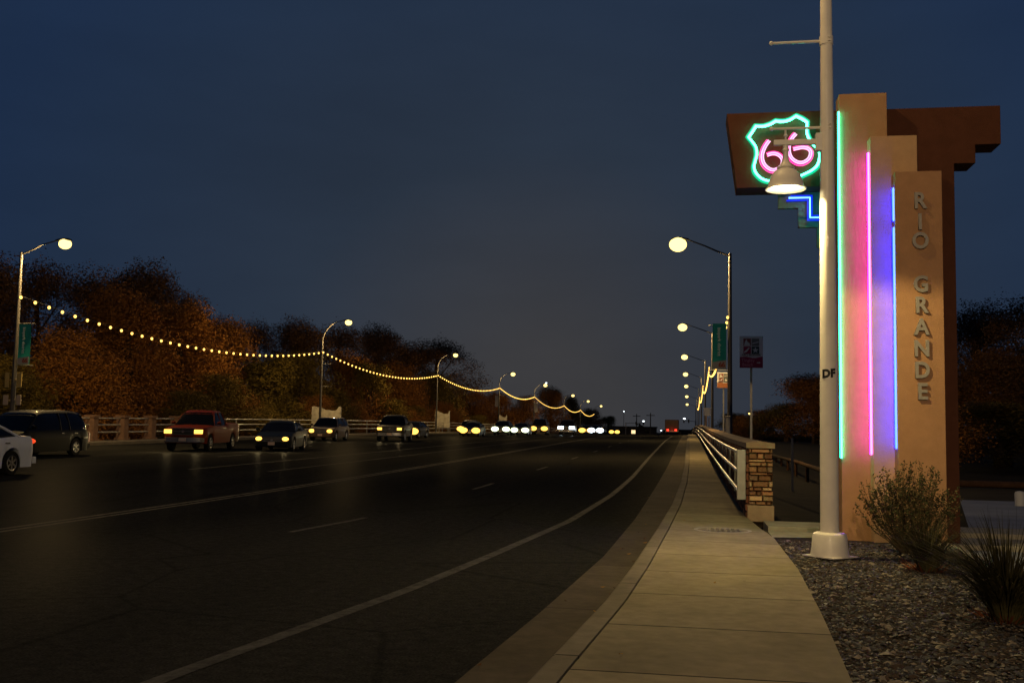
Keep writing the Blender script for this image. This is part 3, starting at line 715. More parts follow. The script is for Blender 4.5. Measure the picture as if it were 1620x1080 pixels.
# core, cap and footing follow the grade
def grade_box(name, x0, x1, y0, y1, z0, z1, m, n=40, parent=SW, bevel=0, peak=0):
    mb = MB(); PRF = [(x0, z0), (x1, z0), (x1, z1)] + ([((x0 + x1) / 2, z1 + peak)] if peak else []) + [(x0, z1)]; k = len(PRF)
    for i in range(n + 1):
        y = y0 + (y1 - y0) * i / n
        for x, z in PRF: mb.v.append((x, y, z + wz(y)))
    for i in range(n):
        for j in range(k):
            j2 = (j + 1) % k; a = i * k; mb.f.append((a + j, a + j2, a + k + j2, a + k + j)[::-1]); mb.m.append(0)
    mb.f.append(tuple(range(k))); mb.m.append(0); mb.f.append(tuple(n * k + j for j in range(k - 1, -1, -1))); mb.m.append(0)
    return P(mb, name, m, parent, bevel=bevel)
grade_box('core', WX0 + .03, WX1 - .02, 17.252, 330, 0, 1.26, M_MORT, 90)
grade_box('cap', WX0 - .02, WX1 + .025, 17.17, 330, 1.262, 1.345, M_CAP, 110, bevel=.0, peak=.025)
mb = MB(); mb.box(WX0 + .0, WX1 + .012, 17.17, 17.55, .10, .36); P(mb, 'footing', mat('footing_concrete', (.34, .24, .16), .85, noise=(6, .15)), SW, bevel=.012)
RL = empty('handrail', (.86, 17.3, .15), 'three galvanised rails with a flat end post fixed along the stone wall', 'railing')
M_RAIL = mat('bright_rail', (.78, .75, .68), .35, .25, noise=(9, .08))
for h in (1.19, .88, .57):
    mb = MB(); mb.tube([(.80, y, wz(y) + h) for y in [17.32, 18, 19, 20, 22, 24, 27, 30, 34, 38, 43, 48, 54, 60, 67, 75, 84, 94, 106, 120, 140, 165, 200, 240, 290]], .03, 10); P(mb, 'rail', M_RAIL, RL, smooth=60)
mb = MB(); mb.box(.765, .905, 17.22, 17.30, .44, 1.24); P(mb, 'end_post', M_GALV, RL, bevel=.008)
for y in (19.8, 22.4, 25, 27.6, 30.2, 33, 36, 39, 42, 45, 49, 53, 57, 62, 68, 74, 82, 92):
    mb = MB(); mb.box(.83, .87, y - .03, y + .03, wz(y) + .42, wz(y) + 1.2); P(mb, 'rail_bracket', M_GALV, RL)

# ------------------------------------------------------------------ sidewalk details
o = empty('manhole_cover', (.47, 14.95, .15), 'round worn manhole cover set in the sidewalk', 'manhole cover')
mb = MB(); mb.lathe([(.40, .003), (.40, .006), (.35, .006), (.345, .002)], n=36, mi=1); mb.lathe([(.34, .004), (.02, .005)], n=36)
for k in range(-4, 5):
    for j in range(-4, 5):
        if k * k + j * j < 15: mb.box(k * .07 - .02, k * .07 + .02, j * .07 - .02, j * .07 + .02, .004, .009)
mb.build('lid', [mat('cast_iron', (.05, .045, .04), .6, .5, noise=(20, .4)), M_CONC], o)
mb = MB(); mb.box(-.14, .30, 15.75, 16.05, .13, .1545); tag(mb.build('patch', mat('pale_patch', (.42, .38, .3), .8, noise=(6, .15))), kind='structure').name = 'sidewalk_patch'

rl = random.Random(31); mb = MB()
for i in range(46):
    y = rl.uniform(6.2, 24); x = gut_x(y) + (curb_x(y) - gut_x(y)) * (1 - rl.random() ** 2) - .03; s_ = rl.uniform(.018, .04); a = rl.uniform(0, 6.28)
    if i % 9 == 0: x = rl.uniform(curb_x(y) + .2, side_x(y) - .05)
    z = gh(x, y) + (.160 if x > curb_x(y) else .016); c_, d_ = math.cos(a) * s_, math.sin(a) * s_
    mb.add([(x - c_, y - d_, z + .004), (x + d_ * .5, y - c_ * .5, z), (x + c_, y + d_, z + .012), (x - d_ * .5, y + c_ * .5, z + .003)], [(0, 1, 2, 3)], i % 3)
tag(mb.build('fallen_leaves', [mat('yellow_leaf', (.30, .17, .03), .8), mat('brown_leaf', (.10, .05, .02), .85), mat('dark_leaf', (.05, .03, .015), .85)]), kind='stuff')

# ------------------------------------------------------------------ gravel bed, kerb and lot on the river side
M_BED = mat('gravel_soil', (.030, .024, .019), .95, noise=(14, .6), bump=(40, .9))
mb = MB(); ys = [3 + .5 * i for i in range(24)]
for y in ys:
    for k in range(7):
        x = side_x(y) - .005 + (3.12 - side_x(y)) * k / 6; mb.v.append((x, y, .125 + .015 * math.sin(x * 5 + y * 3) if 0 < k < 6 else .12))
for i in range(len(ys) - 1):
    for k in range(6):
        a = i * 7 + k; mb.f.append((a, a + 1, a + 8, a + 7)); mb.m.append(0)
tag(mb.build('gravel_bed', M_BED, smooth=40), kind='structure')
rg = random.Random(11); mb = MB()
def pebble(mb, x, y, z, s, mi):
    M = Matrix.Translation((x, y, z)) @ Matrix.Rotation(rg.uniform(0, 6.3), 4, 'Z') @ Matrix.Rotation(rg.uniform(-.5, .5), 4, 'X')
    a, b, c = s * rg.uniform(.7, 1.3), s * rg.uniform(.5, .9), s * rg.uniform(.25, .5)
    vs = [(-a, rg.uniform(-.3, .3) * b, 0), (a, rg.uniform(-.3, .3) * b, 0), (rg.uniform(-.3, .3) * a, -b, 0), (rg.uniform(-.3, .3) * a, b, 0), (rg.uniform(-.4, .2) * a, rg.uniform(-.3, .3) * b, c), (rg.uniform(.1, .5) * a, rg.uniform(-.4, .4) * b, c * .8)]
    mb.add([M @ Vector(v) for v in vs], [(0, 2, 4), (2, 5, 4), (2, 1, 5), (1, 3, 5), (3, 4, 5), (3, 0, 4)], mi)
for i in range(22000):
    y = 4.8 + 9.2 * rg.random() ** 1.35; x = rg.uniform(side_x(y) + .01, 3.08)
    pebble(mb, x, y, .128 + rg.uniform(0, .012), rg.uniform(.008, .025) if rg.random() < .94 else rg.uniform(.03, .05), rg.choice((0, 0, 0, 1, 1, 2, 3)))
tag(mb.build('gravel', [mat('grey_pebble', (.042, .040, .040), .7, noise=(9, .3)), mat('brown_pebble', (.060, .043, .032), .75, noise=(9, .3)), mat('dark_pebble', (.028, .027, .03), .55), mat('pale_pebble', (.19, .155, .11), .7)]), kind='stuff')
mb = MB(); mb.box(1.17, 6, 16.1, 17.1, -.05, .13); tag(mb.build('side_path', M_CONC, bevel=.01), kind='structure')
mb = MB(); mb.box(1.14, 6, 14.72, 15.75, -.05, .09); tag(mb.build('side_path', M_CONC, bevel=.01), kind='structure')
mb = MB(); mb.box(3.12, 3.27, 3, 14.05, -.05, .17); tag(mb.build('lot_curb', M_CONC, bevel=.02), kind='structure')
M_LOT = mat('lot_paving', (.24, .27, .33), .9, noise=(1.2, .2), bump=(60, .3))
mb = MB(); mb.add([(3.27, 0, .02), (30, 0, .02), (30, 26.5, .02), (6.4, 26.5, .02), (3.9, 15.4, .02), (3.27, 14.2, .02)], [(0, 1, 2, 3, 4, 5)]); tag(mb.build('parking_lot', M_LOT), kind='structure')
M_WOOD = mat('weathered_wood', (.085, .045, .025), .85, noise=(6, .3))
def rail_fence(name, pts, label, h=.62):
    o = empty(name, pts[0], label, 'fence'); p0 = Vector(pts[0])
    mb = MB(); mb.tube([Vector(p) - p0 + Vector((0, 0, h)) for p in pts], .085, 8); mb.build('rail', M_WOOD, o, smooth=60)
    n = 0
    for a, b in zip(pts, pts[1:]):
        a, b = Vector(a), Vector(b); k = max(1, int((b - a).length / 5.5))
        for i in range(k):
            p = a.lerp(b, i / k) - p0; m2 = MB(); m2.tube([p + Vector((0, 0, -.4)), p + Vector((0, 0, h - .05))], .07, 8); m2.build('post', M_WOOD, o)
    return o
rail_fence('log_fence', [(6.2, 28.0, -.1), (10.5, 27.5, -.1), (16, 26.8, -.1)], 'low log rail fence at the back of the paved lot', .45)
rail_fence('log_fence', [(3.95, 29.5, -.40), (4.2, 34, -.38), (4.9, 50, -.5), (5.8, 76, -.72), (7, 100, -.9)], 'low brown log rail running away behind the stone wall end', .75)
o = empty('marker_post', (2.94, 31.0, -.35), 'slim grey metal post standing on the dark slope behind the wall end', 'post')
mb = MB(); mb.box(-.03, .03, -.012, .012, 0, 1.75); mb.box(-.034, -.03, -.03, .03, 0, 1.75); mb.build('stake', M_GALV, o)
o = empty('bollard', (7.25, 24.8, .02), 'short pale round bollard on the edge of the paved lot', 'bollard')
mb = MB(); mb.lathe([(.11, 0), (.11, .26), (.09, .31), (0, .33)], n=14); mb.build('body', mat('pale_bollard', (.6, .6, .58), .6), o, smooth=50)

# ------------------------------------------------------------------ plants by the pylon
M_STEM = mat('dry_stem', (.10, .075, .04), .85); M_SLEAF = mat('grey_green_leaf', (.042, .046, .02), .8, noise=(8, .5)); M_SEED = mat('dry_seed_head', (.13, .085, .045), .85)
M_BLADE = mat('grass_blade', (.045, .040, .018), .75, noise=(3, .5)); M_THATCH = mat('red_thatch', (.20, .06, .02), .9, noise=(9, .4))
def bush(loc, h, w, label, n=210):
    rb = random.Random(5); o = empty('shrub', loc, label, 'shrub'); st_, lf = MB(), MB()
    for i in range(n):
        a = rb.uniform(0, 6.283); sp = rb.random() ** .6 * w; L = h * rb.uniform(.62, 1.05) * (1 - .38 * (sp / w) ** 2)
        b0 = Vector((rb.uniform(-.1, .1), rb.uniform(-.1, .1), 0)); tp = Vector((math.cos(a) * sp, math.sin(a) * sp * .8, L)); md = b0.lerp(tp, .5) + Vector((math.cos(a) * sp * .15, math.sin(a) * sp * .12, -.02))
        pts = [b0, b0.lerp(md, .6), md, md.lerp(tp, .5) + Vector((rb.uniform(-.02, .02), 0, .015)), tp]
        st_.tube(pts, [.005, .0045, .004, .003, .002], 3)
        for k in range(26):
            t = rb.uniform(.35, 1.0); q = md.lerp(tp, (t - .5) * 2) if t > .5 else b0.lerp(md, t * 2)
            s = rb.uniform(.012, .034); d = Vector((rb.gauss(0, 1), rb.gauss(0, 1), rb.gauss(.6, .7))).normalized(); e = d.orthogonal().normalized() * s * .32
            lf.add([q, q + d * s * .6 + e, q + d * s * 1.5, q + d * s * .6 - e], [(0, 1, 2, 3)], 0 if rb.random() < .7 else 1)
        if rb.random() < .6:
            for k in range(14):
                q = tp + Vector((rb.gauss(0, .016), rb.gauss(0, .016), rb.uniform(-.1, .03))); s = rb.uniform(.012, .022); d = Vector((rb.gauss(0, 1), rb.gauss(0, 1), rb.gauss(0, 1))).normalized(); e = d.orthogonal().normalized() * s * .6
                lf.add([q - d * s, q + e, q + d * s, q - e], [(0, 1, 2, 3)], 0 if rb.random() < .6 else 1)
    st_.build('stem', M_STEM, o); lf.build('foliage', [M_SLEAF, M_SEED], o)
def tuft(loc, h, n, spread, label, seed, droop=.5):
    rb = random.Random(seed); o = empty('grass_clump', loc, label, 'ornamental grass'); g, th = MB(), MB()
    for i in range(n):
        a = rb.uniform(0, 6.283); L = h * rb.uniform(.5, 1.1); lean = rb.random() ** .7 * spread; d = Vector((math.cos(a), math.sin(a), 0)); b0 = d * rb.uniform(0, .11)
        pts = []; 
        for k in range(6):
            t = k / 5; pts.append(b0 + d * lean * t ** 1.5 * L * 1.3 + Vector((0, 0, L * (t - droop * lean * t ** 2.6))))
        side = Vector((-d.y, d.x, 0)); n0 = len(g.v); wd = rb.uniform(.0035, .007)
        for k, p in enumerate(pts):
            ww = wd * (1 - (k / 5) ** 2 * .9); g.v += [tuple(p - side * ww), tuple(p + side * ww)]
        for k in range(5): g.f.append((n0 + 2 * k, n0 + 2 * k + 1, n0 + 2 * k + 3, n0 + 2 * k + 2)); g.m.append(0)
    g.build('blades', M_BLADE, o)
    for i in range(160):
        a = rb.uniform(0, 6.283); r = rb.random() ** .5 * .22; p = Vector((math.cos(a) * r, math.sin(a) * r, .01)); d = Vector((math.cos(a), math.sin(a), rb.uniform(.1, .8))) * rb.uniform(.05, .14); e = Vector((-d.y, d.x, 0)).normalized() * .006
        th.add([p - e, p + e, p + d + e * .3, p + d - e * .3], [(0, 1, 2, 3)])
    th.build('thatch', M_THATCH, o)
bush((2.56, 13.0, .13), 1.08, .62, 'grey green shrub with seed heads in front of the letter slab of the gateway')
tuft((2.42, 11.35, .13), .62, 420, .75, 'smaller grass clump on the gravel in front of the shrub', 21)
tuft((2.36, 8.45, .13), .86, 640, 1.0, 'larger arching grass clump with reddish base on the gravel near the lot curb', 22, .42)

# ------------------------------------------------------------------ far railing with stone posts, relief panels
FX = -33.3
M_FR = mat('far_rail_steel', (.36, .34, .30), .4, .3, noise=(.5, .3))
o = empty('bridge_railing', (FX, 40, gh(FX, 40)), 'three-rail bridge railing with stone posts along the far sidewalk', 'railing'); B0 = o.location.copy()
for h in (1.32, .94, .52):
    mb = MB(); mb.tube([(FX, y, gh(FX, y) + .1 + h) for y in [25, 30, 35, 40, 45, 50, 55, 60, 66, 72, 80, 88, 97, 107, 118, 130, 145, 160, 180, 200, 225, 250, 280, 320, 360]], .045, 8); P(mb, 'rail', M_FR, o, smooth=60)
M_PILL = mat('pink_stone_post', (.20, .12, .085), .9, noise=(5, .25), bump=(20, .6))
for y in [34.5 + 3.25 * k for k in range(11)]:
    z = gh(FX, y) + .1; mb = MB(); mb.box(FX - .26, FX + .26, y - .26, y + .26, z, z + 1.36); mb.box(FX - .33, FX + .33, y - .33, y + .33, z + 1.362, z + 1.5); mb.box(FX - .34, FX + .34, y - .34, y + .34, z - .1, z + .16)
    P(mb, 'stone_post', M_PILL, o, bevel=.02)
for k in range(26):
    y = 73 + 6.4 * k; z = gh(FX, y) + .1; mb = MB(); mb.box(FX - .03, FX + .03, y - .03, y + .03, z - .1, z + 1.36); P(mb, 'post', M_FR, o)
M_REL = mat('pale_relief_stone', (.42, .39, .33), .9, noise=(2.2, .35), bump=(6, 1))
for (xa, xb, ya, yb, lab, sd) in ((491, 541, 643, 668, 'pale ragged stone panel on the far railing beside the silver car', 1), (688, 712, 650, 669, 'smaller pale ragged panel on the railing, past the dark pickup', 2), (788, 802, 656, 668, 'little pale panel on the railing above the headlights of the dark car', 3)):
    a = atx((xa + xb) / 2, yb, FX - .25); w = (xb - xa) / 2 * a.y / FPX; ztop = atx((xa + xb) / 2, ya, FX - .25).z; z0 = gh(FX, a.y)
    o = empty('relief_panel', (FX - .25, a.y, z0), lab, 'panel'); rp = random.Random(sd)
    top = []; N = 16
    for k in range(N + 1):
        t = k / N; e = .0 if (t < .12 or t > .86) else -.22 * (ztop - z0) * (.5 + .5 * math.sin(t * 5)) * .6
        top.append((w - 2 * w * t, ztop - z0 + e + rp.uniform(-.05, .05)))
    mb = MB(); mb.prism([(-w, .75), (w, .75)] + top, -.1, .1); mb.build('slab', M_REL, o)
    for x in (-w * .8, 0, w * .8):
        m2 = MB(); m2.box(x - .05, x + .05, -.06, .06, -.1, .748); m2.build('leg', M_GALV, o)

# ------------------------------------------------------------------ vehicles
M_GLASS = mat('car_glass', (.004, .004, .005), .06, 0, spec=.22); M_TYRE = mat('tyre_rubber', (.012, .012, .012), .85); M_RIM = mat('alloy_rim', (.28, .28, .28), .35, .8)
M_CHROME = mat('chrome', (.45, .45, .45), .22, .8); M_BLK = mat('black_trim', (.012, .012, .012), .5); M_PLT = mat('plate_white', (.6, .45, .38), .6)
H_WARM = emis('warm_headlight', (1, .54, .085), 2.8); H_COOL = emis('white_headlight', (.80, .93, 1), 6); H_GRN = emis('greenish_headlight', (.86, 1, .58), 4)
T_RED = emis('lit_taillight', (1, .03, .01), 4); T_OFF = mat('taillight_plastic', (.25, .01, .01), .25, coat=.5); T_DIM = emis('dim_taillight', (1, .07, .015), 1.2); M_AMB = emis('amber_marker', (1, .30, .02), 1.0)
def paint(name, c, metal=.3, rough=.28): return mat(name, c, .55, metal * .4, coat=.14, spec=.05)
KIND = {
 'sedan': dict(L=4.85, W=1.84, r=.33, fa=.19, ra=.775, fl=.2, deck=[(0, .52), (.012, .66), (.05, .74), (.15, .85), (.29, .95), (.4, .97), (.7, 1.0), (.84, 1.04), (.95, 1.03), (.985, .98), (1, .8)],
     gh=[(.27, .93), (.42, 1.40), (.50, 1.45), (.62, 1.44), (.70, 1.38), (.86, 1.03)], roof=(.40, .71)),
 'suv': dict(L=4.75, W=1.88, r=.36, fa=.19, ra=.79, fl=.25, deck=[(0, .6), (.012, .76), (.05, .86), (.15, .98), (.27, 1.05), (.5, 1.07), (.9, 1.08), (.985, 1.0), (1, .85)],
     gh=[(.25, 1.03), (.38, 1.60), (.46, 1.68), (.80, 1.68), (.90, 1.62), (.975, 1.06)], roof=(.37, .91)),
 'minivan': dict(L=5.1, W=1.96, r=.35, fa=.18, ra=.79, fl=.2, deck=[(0, .58), (.012, .74), (.05, .82), (.13, .93), (.2, 1.02), (.5, 1.05), (.9, 1.06), (.985, .98), (1, .8)],
     gh=[(.17, .98), (.33, 1.62), (.42, 1.74), (.78, 1.76), (.90, 1.70), (.985, 1.04)], roof=(.31, .91)),
 'van': dict(L=5.2, W=2.0, r=.37, fa=.17, ra=.78, fl=.25, deck=[(0, .65), (.012, .85), (.05, .95), (.12, 1.1), (.2, 1.18), (.9, 1.2), (.985, 1.1), (1, .85)],
     gh=[(.16, 1.14), (.27, 1.95), (.33, 2.05), (.85, 2.05), (.95, 1.98), (.985, 1.18)], roof=(.26, .96)),
 'pickup': dict(L=5.8, W=2.0, r=.40, fa=.17, ra=.77, fl=.38, deck=[(0, .78), (.008, 1.02), (.03, 1.10), (.15, 1.17), (.27, 1.22), (.4, 1.22), (.6, 1.22), (.61, 1.30), (.985, 1.32), (.992, 1.2), (1, .9)],
     gh=[(.26, 1.18), (.345, 1.80), (.40, 1.90), (.54, 1.90), (.58, 1.84), (.605, 1.24)], roof=(.335, .585)),
}
def car_data(kind, pm, hl=H_WARM, tl=T_OFF, hs=1.0):
    """meshes of one vehicle, nose towards -Y, standing on z = 0"""
    K = KIND[kind]; L, Wd, r = K['L'], K['W'] / 2, K['r']; out = []
    ty = lambda t: (t - .5) * L
    dk = lambda t: lerp(K['deck'], t)
    ts = sorted(set([0, .006, .015, .03, .05, .08] + [i / 40 for i in range(4, 39)] + [.95, .97, .985, .994, 1] + [K['fa'] + (r + .06) * s / L for s in (-1.02, -.98, -.85, -.6, -.3, 0, .3, .6, .85, .98, 1.02)] + [K['ra'] + (r + .06) * s / L for s in (-1.02, -.98, -.85, -.6, -.3, 0, .3, .6, .85, .98, 1.02)]))
    def hw(t):
        e = min(t, 1 - t) ; e0 = .09
        return Wd * (1 - .20 * (1 - min(1, e / e0)) ** 2.2)
    mb = MB(); n = 13
    for t in ts:
        w = hw(t); y = ty(t); d = dk(t); zb = K['fl'] + (.12 if t < .02 or t > .985 else 0); arch = 0
        for c in (K['fa'], K['ra']):
            dy = abs(y - ty(c)); ra = r + .06
            if dy < ra: arch = max(arch, r + math.sqrt(max(0, ra * ra - dy * dy)) * .98)
        z2 = max(zb, arch); fl = max(zb, arch * .98)
        mid = zb + (d - zb) * .55; mid = max(mid, z2 + .02); sh_ = max(d - .10, z2 + .04)
        half = [(0, fl), (w - .30, fl), (w - .03, z2), (w, mid), (w - .015, sh_), (w - .075, d - .015), (w * .55, d + .012), ]
        ring = half + [(0, d + .022)] + [(-x, z) for x, z in half[:0:-1]]
        for x, z in ring: mb.v.append((x, y, z))
    n = len(ring)
    for i in range(len(ts) - 1):
        for k in range(n):
            k2 = (k + 1) % n; mb.f.append((i * n + k, i * n + k2, (i + 1) * n + k2, (i + 1) * n + k)[::-1]); mb.m.append(0)
    mb.f.append(tuple(range(n))); mb.m.append(0); e = (len(ts) - 1) * n; mb.f.append(tuple(e + k for k in range(n - 1, -1, -1))); mb.m.append(0)
    out.append(('body', mb.mesh('body', [pm], 38), (0, 0, 0), None))
    # greenhouse
    G = K['gh']; g = MB(); N = 22; t0, t1 = G[0][0], G[-1][0]; tl_ = sorted(set([t0 + (t1 - t0) * i / N for i in range(N + 1)] + [a for a, _ in G]))
    rings = []
    for t in tl_:
        z = lerp(G, t); base = dk(t) - .03; hgt = max(.01, z - base); full = max(h for _, h in G) - base; inn = .30 * hgt / max(full, .1)
        wb = hw(t) - .085; wt = wb - inn * .75
        rings.append([(wb, base), (wb - inn * .12, base + hgt * .35), (wt + .03, base + hgt * .88), (wt - .08, z - .002), (wt * .5, z + .018), (0, z + .022)])
    n2 = 11
    for t, h_ in zip(tl_, rings):
        rr = h_ + [(-x, z) for x, z in h_[-2::-1]]
        for x, z in rr: g.v.append((x, ty(t), z))
    for i in range(len(tl_) - 1):
        for k in range(n2 - 1): g.f.append((i * n2 + k, i * n2 + k + 1, (i + 1) * n2 + k + 1, (i + 1) * n2 + k)[::-1]); g.m.append(0)
    out.append(('windows', g.mesh('windows', [M_GLASS], 40), (0, 0, 0), None))
    # roof skin and pillars in body colour, just proud of the glass
    q = MB(); ra, rb_ = K['roof']; rt = [ra + (rb_ - ra) * i / 12 for i in range(13)]
    def ringat(t):
        i = max(0, min(len(tl_) - 2, next((j for j in range(len(tl_) - 1) if tl_[j + 1] >= t), len(tl_) - 2))); f = (t - tl_[i]) / (tl_[i + 1] - tl_[i])
        return [((1 - f) * a[0] + f * b[0], (1 - f) * a[1] + f * b[1]) for a, b in zip(rings[i], rings[i + 1])]
    for t in rt:
        h_ = [(x + .007, z + .009) for x, z in ringat(t)[2:]]; rr = h_ + [(-x, z) for x, z in h_[-2::-1]]
        for x, z in rr: q.v.append((x, ty(t), z))
    for i in range(12):
        for k in range(6): q.f.append((i * 7 + k, i * 7 + k + 1, (i + 1) * 7 + k + 1, (i + 1) * 7 + k)[::-1]); q.m.append(0)
    tm = (ra + rb_) / 2
    pil = [(G[0][0] + .01, ra + .015), (tm - .01, tm - .005), (rb_ - .02, G[-1][0] - .02)]
    if kind in ('suv', 'minivan', 'van'): pil.append((rb_ - .2, rb_ - .19))
    for (ta, tb) in pil:
        for sgn in (1, -1):
            A, B = ringat(ta), ringat(tb); lo = A[0] if abs(ta - tb) > .03 else ringat(ta)[0]
            p0 = Vector((sgn * (lo[0] + .004), ty(ta), lo[1])); p1 = Vector((sgn * (B[2][0] + .004), ty(tb), B[2][1])) if abs(ta - tb) < .03 or ta < tb else None
            if ta > tm: p0 = Vector((sgn * (ringat(tb)[0][0] + .004), ty(tb), ringat(tb)[0][1])); p1 = Vector((sgn * (A[2][0] + .004), ty(ta), A[2][1]))
            q.tube([p0, p0.lerp(p1, .5) + Vector((sgn * .015, 0, 0)), p1], .038, 6)
    out.append(('roof', q.mesh('roof', [pm], 40), (0, 0, 0), None))
    # wheels
    w = MB(); prt = [(.0, 0), (r * .60, 0), (r * .64, .01), (r * .93, .0), (r, .03), (r, .19), (r * .93, .22), (0, .22)]
    MX = Matrix.Rotation(R(-90), 4, 'Y'); w.lathe(prt, (.11, 0, 0), 24, 0, MX)
    tyre = w.mesh('wheel', [M_TYRE], 40)
    w = MB(); w.lathe([(r * .63, .015), (r * .6, -.012), (r * .54, -.005), (r * .52, .03), (0, .03)], (.11, 0, 0), 20, 0, MX); w.ball((.105, 0, 0), (.02, r * .13, r * .13))
    for k in range(6):
        a = k * math.pi / 3; w.box(.083, .112, -.028, .028, .02, r * .56, 0, Matrix.Rotation(a, 4, 'X'))
    rim = w.mesh('rim', [M_RIM], 40)
    for t in (K['fa'], K['ra']):
        for sgn in (1, -1): out.append(('wheel', tyre, (sgn * (Wd - .125), ty(t), r), rim, sgn))
    hz = dk(.015) - .06 if kind != 'pickup' else .93
    hwid = .17 if kind != 'pickup' else .15
    for sgn in (1, -1):
        h_ = MB(); cx = sgn * (Wd * .80 - .10); zt = hz
        if kind == 'pickup': h_.box(cx - .15 * hs, cx + .15 * hs, -L / 2 - .06, -L / 2 + .2, zt - .085 * hs, zt + .075 * hs)
        else: h_.ball((cx, -L / 2 + .05, zt), (hwid * 1.15 * hs, .17 * hs, .125 * hs), n=14, m=8)
        out.append(('headlight', h_.mesh('headlight', [hl], 60), (0, 0, 0), None))
        t_ = MB(); zt = dk(.97) - .14
        if kind in ('suv', 'minivan', 'van', 'pickup'): t_.box(sgn * Wd * .80 - .10, sgn * Wd * .80 + .10, L / 2 - .12, L / 2 + .012, zt - .32, zt + .06)
        else: t_.ball((sgn * (Wd * .80 - .05), L / 2 - .13, zt + .02), (.20, .15, .085), n=12, m=8)
        out.append(('taillight', t_.mesh('taillight', [tl], 60), (0, 0, 0), None))
        m_ = MB(); my = ty(G[0][0] + .05); m_.ball((sgn * (Wd + .10), my, dk(.3) + .10), (.11, .06, .075), n=10, m=6); m_.box(min(sgn * (Wd - .1), sgn * (Wd + .05)), max(sgn * (Wd - .1), sgn * (Wd + .05)), my - .02, my + .03, dk(.3) + .02, dk(.3) + .06)
        out.append(('mirror', m_.mesh('mirror', [pm], 50), (0, 0, 0), None))
        for t in (tm + .0, tm + .17 if kind != 'pickup' else tm + .07):
            d_ = MB(); xx = sgn * (hw(t) - .004); d_.box(min(xx, xx + sgn * .02), max(xx, xx + sgn * .02), ty(t) - .09, ty(t) + .09, dk(t) - .17, dk(t) - .14); out.append(('door_handle', d_.mesh('door_handle', [M_CHROME]), (0, 0, 0), None))
    g = MB(); gw = Wd * .80 - .30 if kind != 'pickup' else Wd * .80 - .26; z0, z1 = (hz - .20, hz + .06) if kind != 'pickup' else (.78, 1.08)
    g.box(-gw, gw, -L / 2 - .022, -L / 2 + .05, z0, z1, 0)
    nb = 3 if kind != 'pickup' else 2
    for k in range(nb + 1):
        zz = z0 + (z1 - z0) * k / nb; g.box(-gw - .02, gw + .02, -L / 2 - .04, -L / 2 - .018, zz - .012, zz + .012, 1)
    g.box(-.05, .05, -L / 2 - .055, -L / 2 - .018, (z0 + z1) / 2 - .06, (z0 + z1) / 2 + .06, 1)
    out.append(('grille', g.mesh('grille', [M_BLK, M_CHROME]), (0, 0, 0), None))
    b = MB(); zb0 = K['fl'] + .05; zb1 = zb0 + .22
    pts = [(-Wd * .93, -L / 2 + .22), (-Wd * .8, -L / 2 - .02), (-Wd * .4, -L / 2 - .09), (Wd * .4, -L / 2 - .09), (Wd * .8, -L / 2 - .02), (Wd * .93, -L / 2 + .22)]
    for (x, y) in pts: b.v += [(x, y, zb0), (x, y, zb1), (x, y + .06, zb1 + .02)]
    for i in range(5):
        for k in range(2): b.f.append((3 * i + k, 3 * i + 3 + k, 3 * i + 4 + k, 3 * i + 1 + k)); b.m.append(0)
    if kind in ('pickup',):
        b.box(-Wd * .85, Wd * .85, -L / 2 - .115, -L / 2 - .05, zb0 + .0, zb0 + .05)
    out.append(('bumper', b.mesh('bumper', [M_CHROME if kind == 'pickup' else pm], 50), (0, 0, 0), None))
    b = MB(); b.box(-Wd * .88, Wd * .88, L / 2 - .1, L / 2 + .07, K['fl'] + .08, K['fl'] + .26); out.append(('bumper', b.mesh('bumper', [M_CHROME if kind == 'pickup' else pm], 50), (0, 0, 0), None))
    p_ = MB(); p_.box(-.16, .16, -L / 2 - .118, -L / 2 - .095, zb0 + .06, zb0 + .21); out.append(('license_plate', p_.mesh('license_plate', [M_PLT]), (0, 0, 0), None))
    return out
def car(name, kind, pm, px, Y, yaw, label, cat, hl=H_WARM, tl=T_OFF, group=None, beam=None, loc=None, beamcol=(1, .75, .35)):
    """px, Y: where the middle of the vehicle stands along the road; yaw turns the nose from -Y"""
    if loc is None:
        p = at(px, 690, Y); loc = (p.x, Y)
    x, y = loc; o = empty(name, (x, y, gh(x, y) + .002), label, cat, group, R(yaw))
    sl = (gh(x, y + 2) - gh(x, y - 2)) / 4; o.rotation_euler = (math.atan(sl), 0, R(yaw))
    for it in car_data(kind, pm, hl, tl, (1.15 if kind == 'pickup' else .82) if y < 60 else 1.05 if y < 80 else 2.3 if y < 150 else 2.9):
        q = bpy.data.objects.new(it[0], it[1]); COL.objects.link(q); q.parent = o; q.location = it[2]
        if len(it) > 4:
            if it[4] < 0: q.rotation_euler = (0, 0, math.pi)
            rm = bpy.data.objects.new('rim', it[3]); COL.objects.link(rm); rm.parent = q
    if beam:
        K = KIND[kind]
        for s_ in (1, -1):
            l = lamp(o, (s_ * K['W'] * .34, -K['L'] / 2 - .12, .68 if kind != 'pickup' else .92), beam, beamcol, .07, spot=95); l.rotation_euler = (R(-80), 0, 0)
    return o
P_WHITE = paint('white_paint', (.62, .68, .78), .0, .3); P_BLACK = paint('black_paint', (.004, .004, .005), .2, .22); P_RED = paint('dark_red_paint', (.11, .014, .004), .0, .35)
P_NAVY = paint('dark_blue_paint', (.010, .013, .018), .3, .25); P_SILV = paint('brown_silver_paint', (.10, .07, .055), .6, .3); P_GREY = paint('dark_grey_paint', (.035, .03, .022), .4, .3); P_CHAR = paint('charcoal_paint', (.015, .016, .018), .3, .28)
GC = 'cars coming over the bridge'
car('sedan_car', 'sedan', P_WHITE, 0, 0, 0, 'white sedan leaving the frame with a glowing red tail light', 'car', tl=T_DIM, loc=(-18.48, 23.55), group=GC)
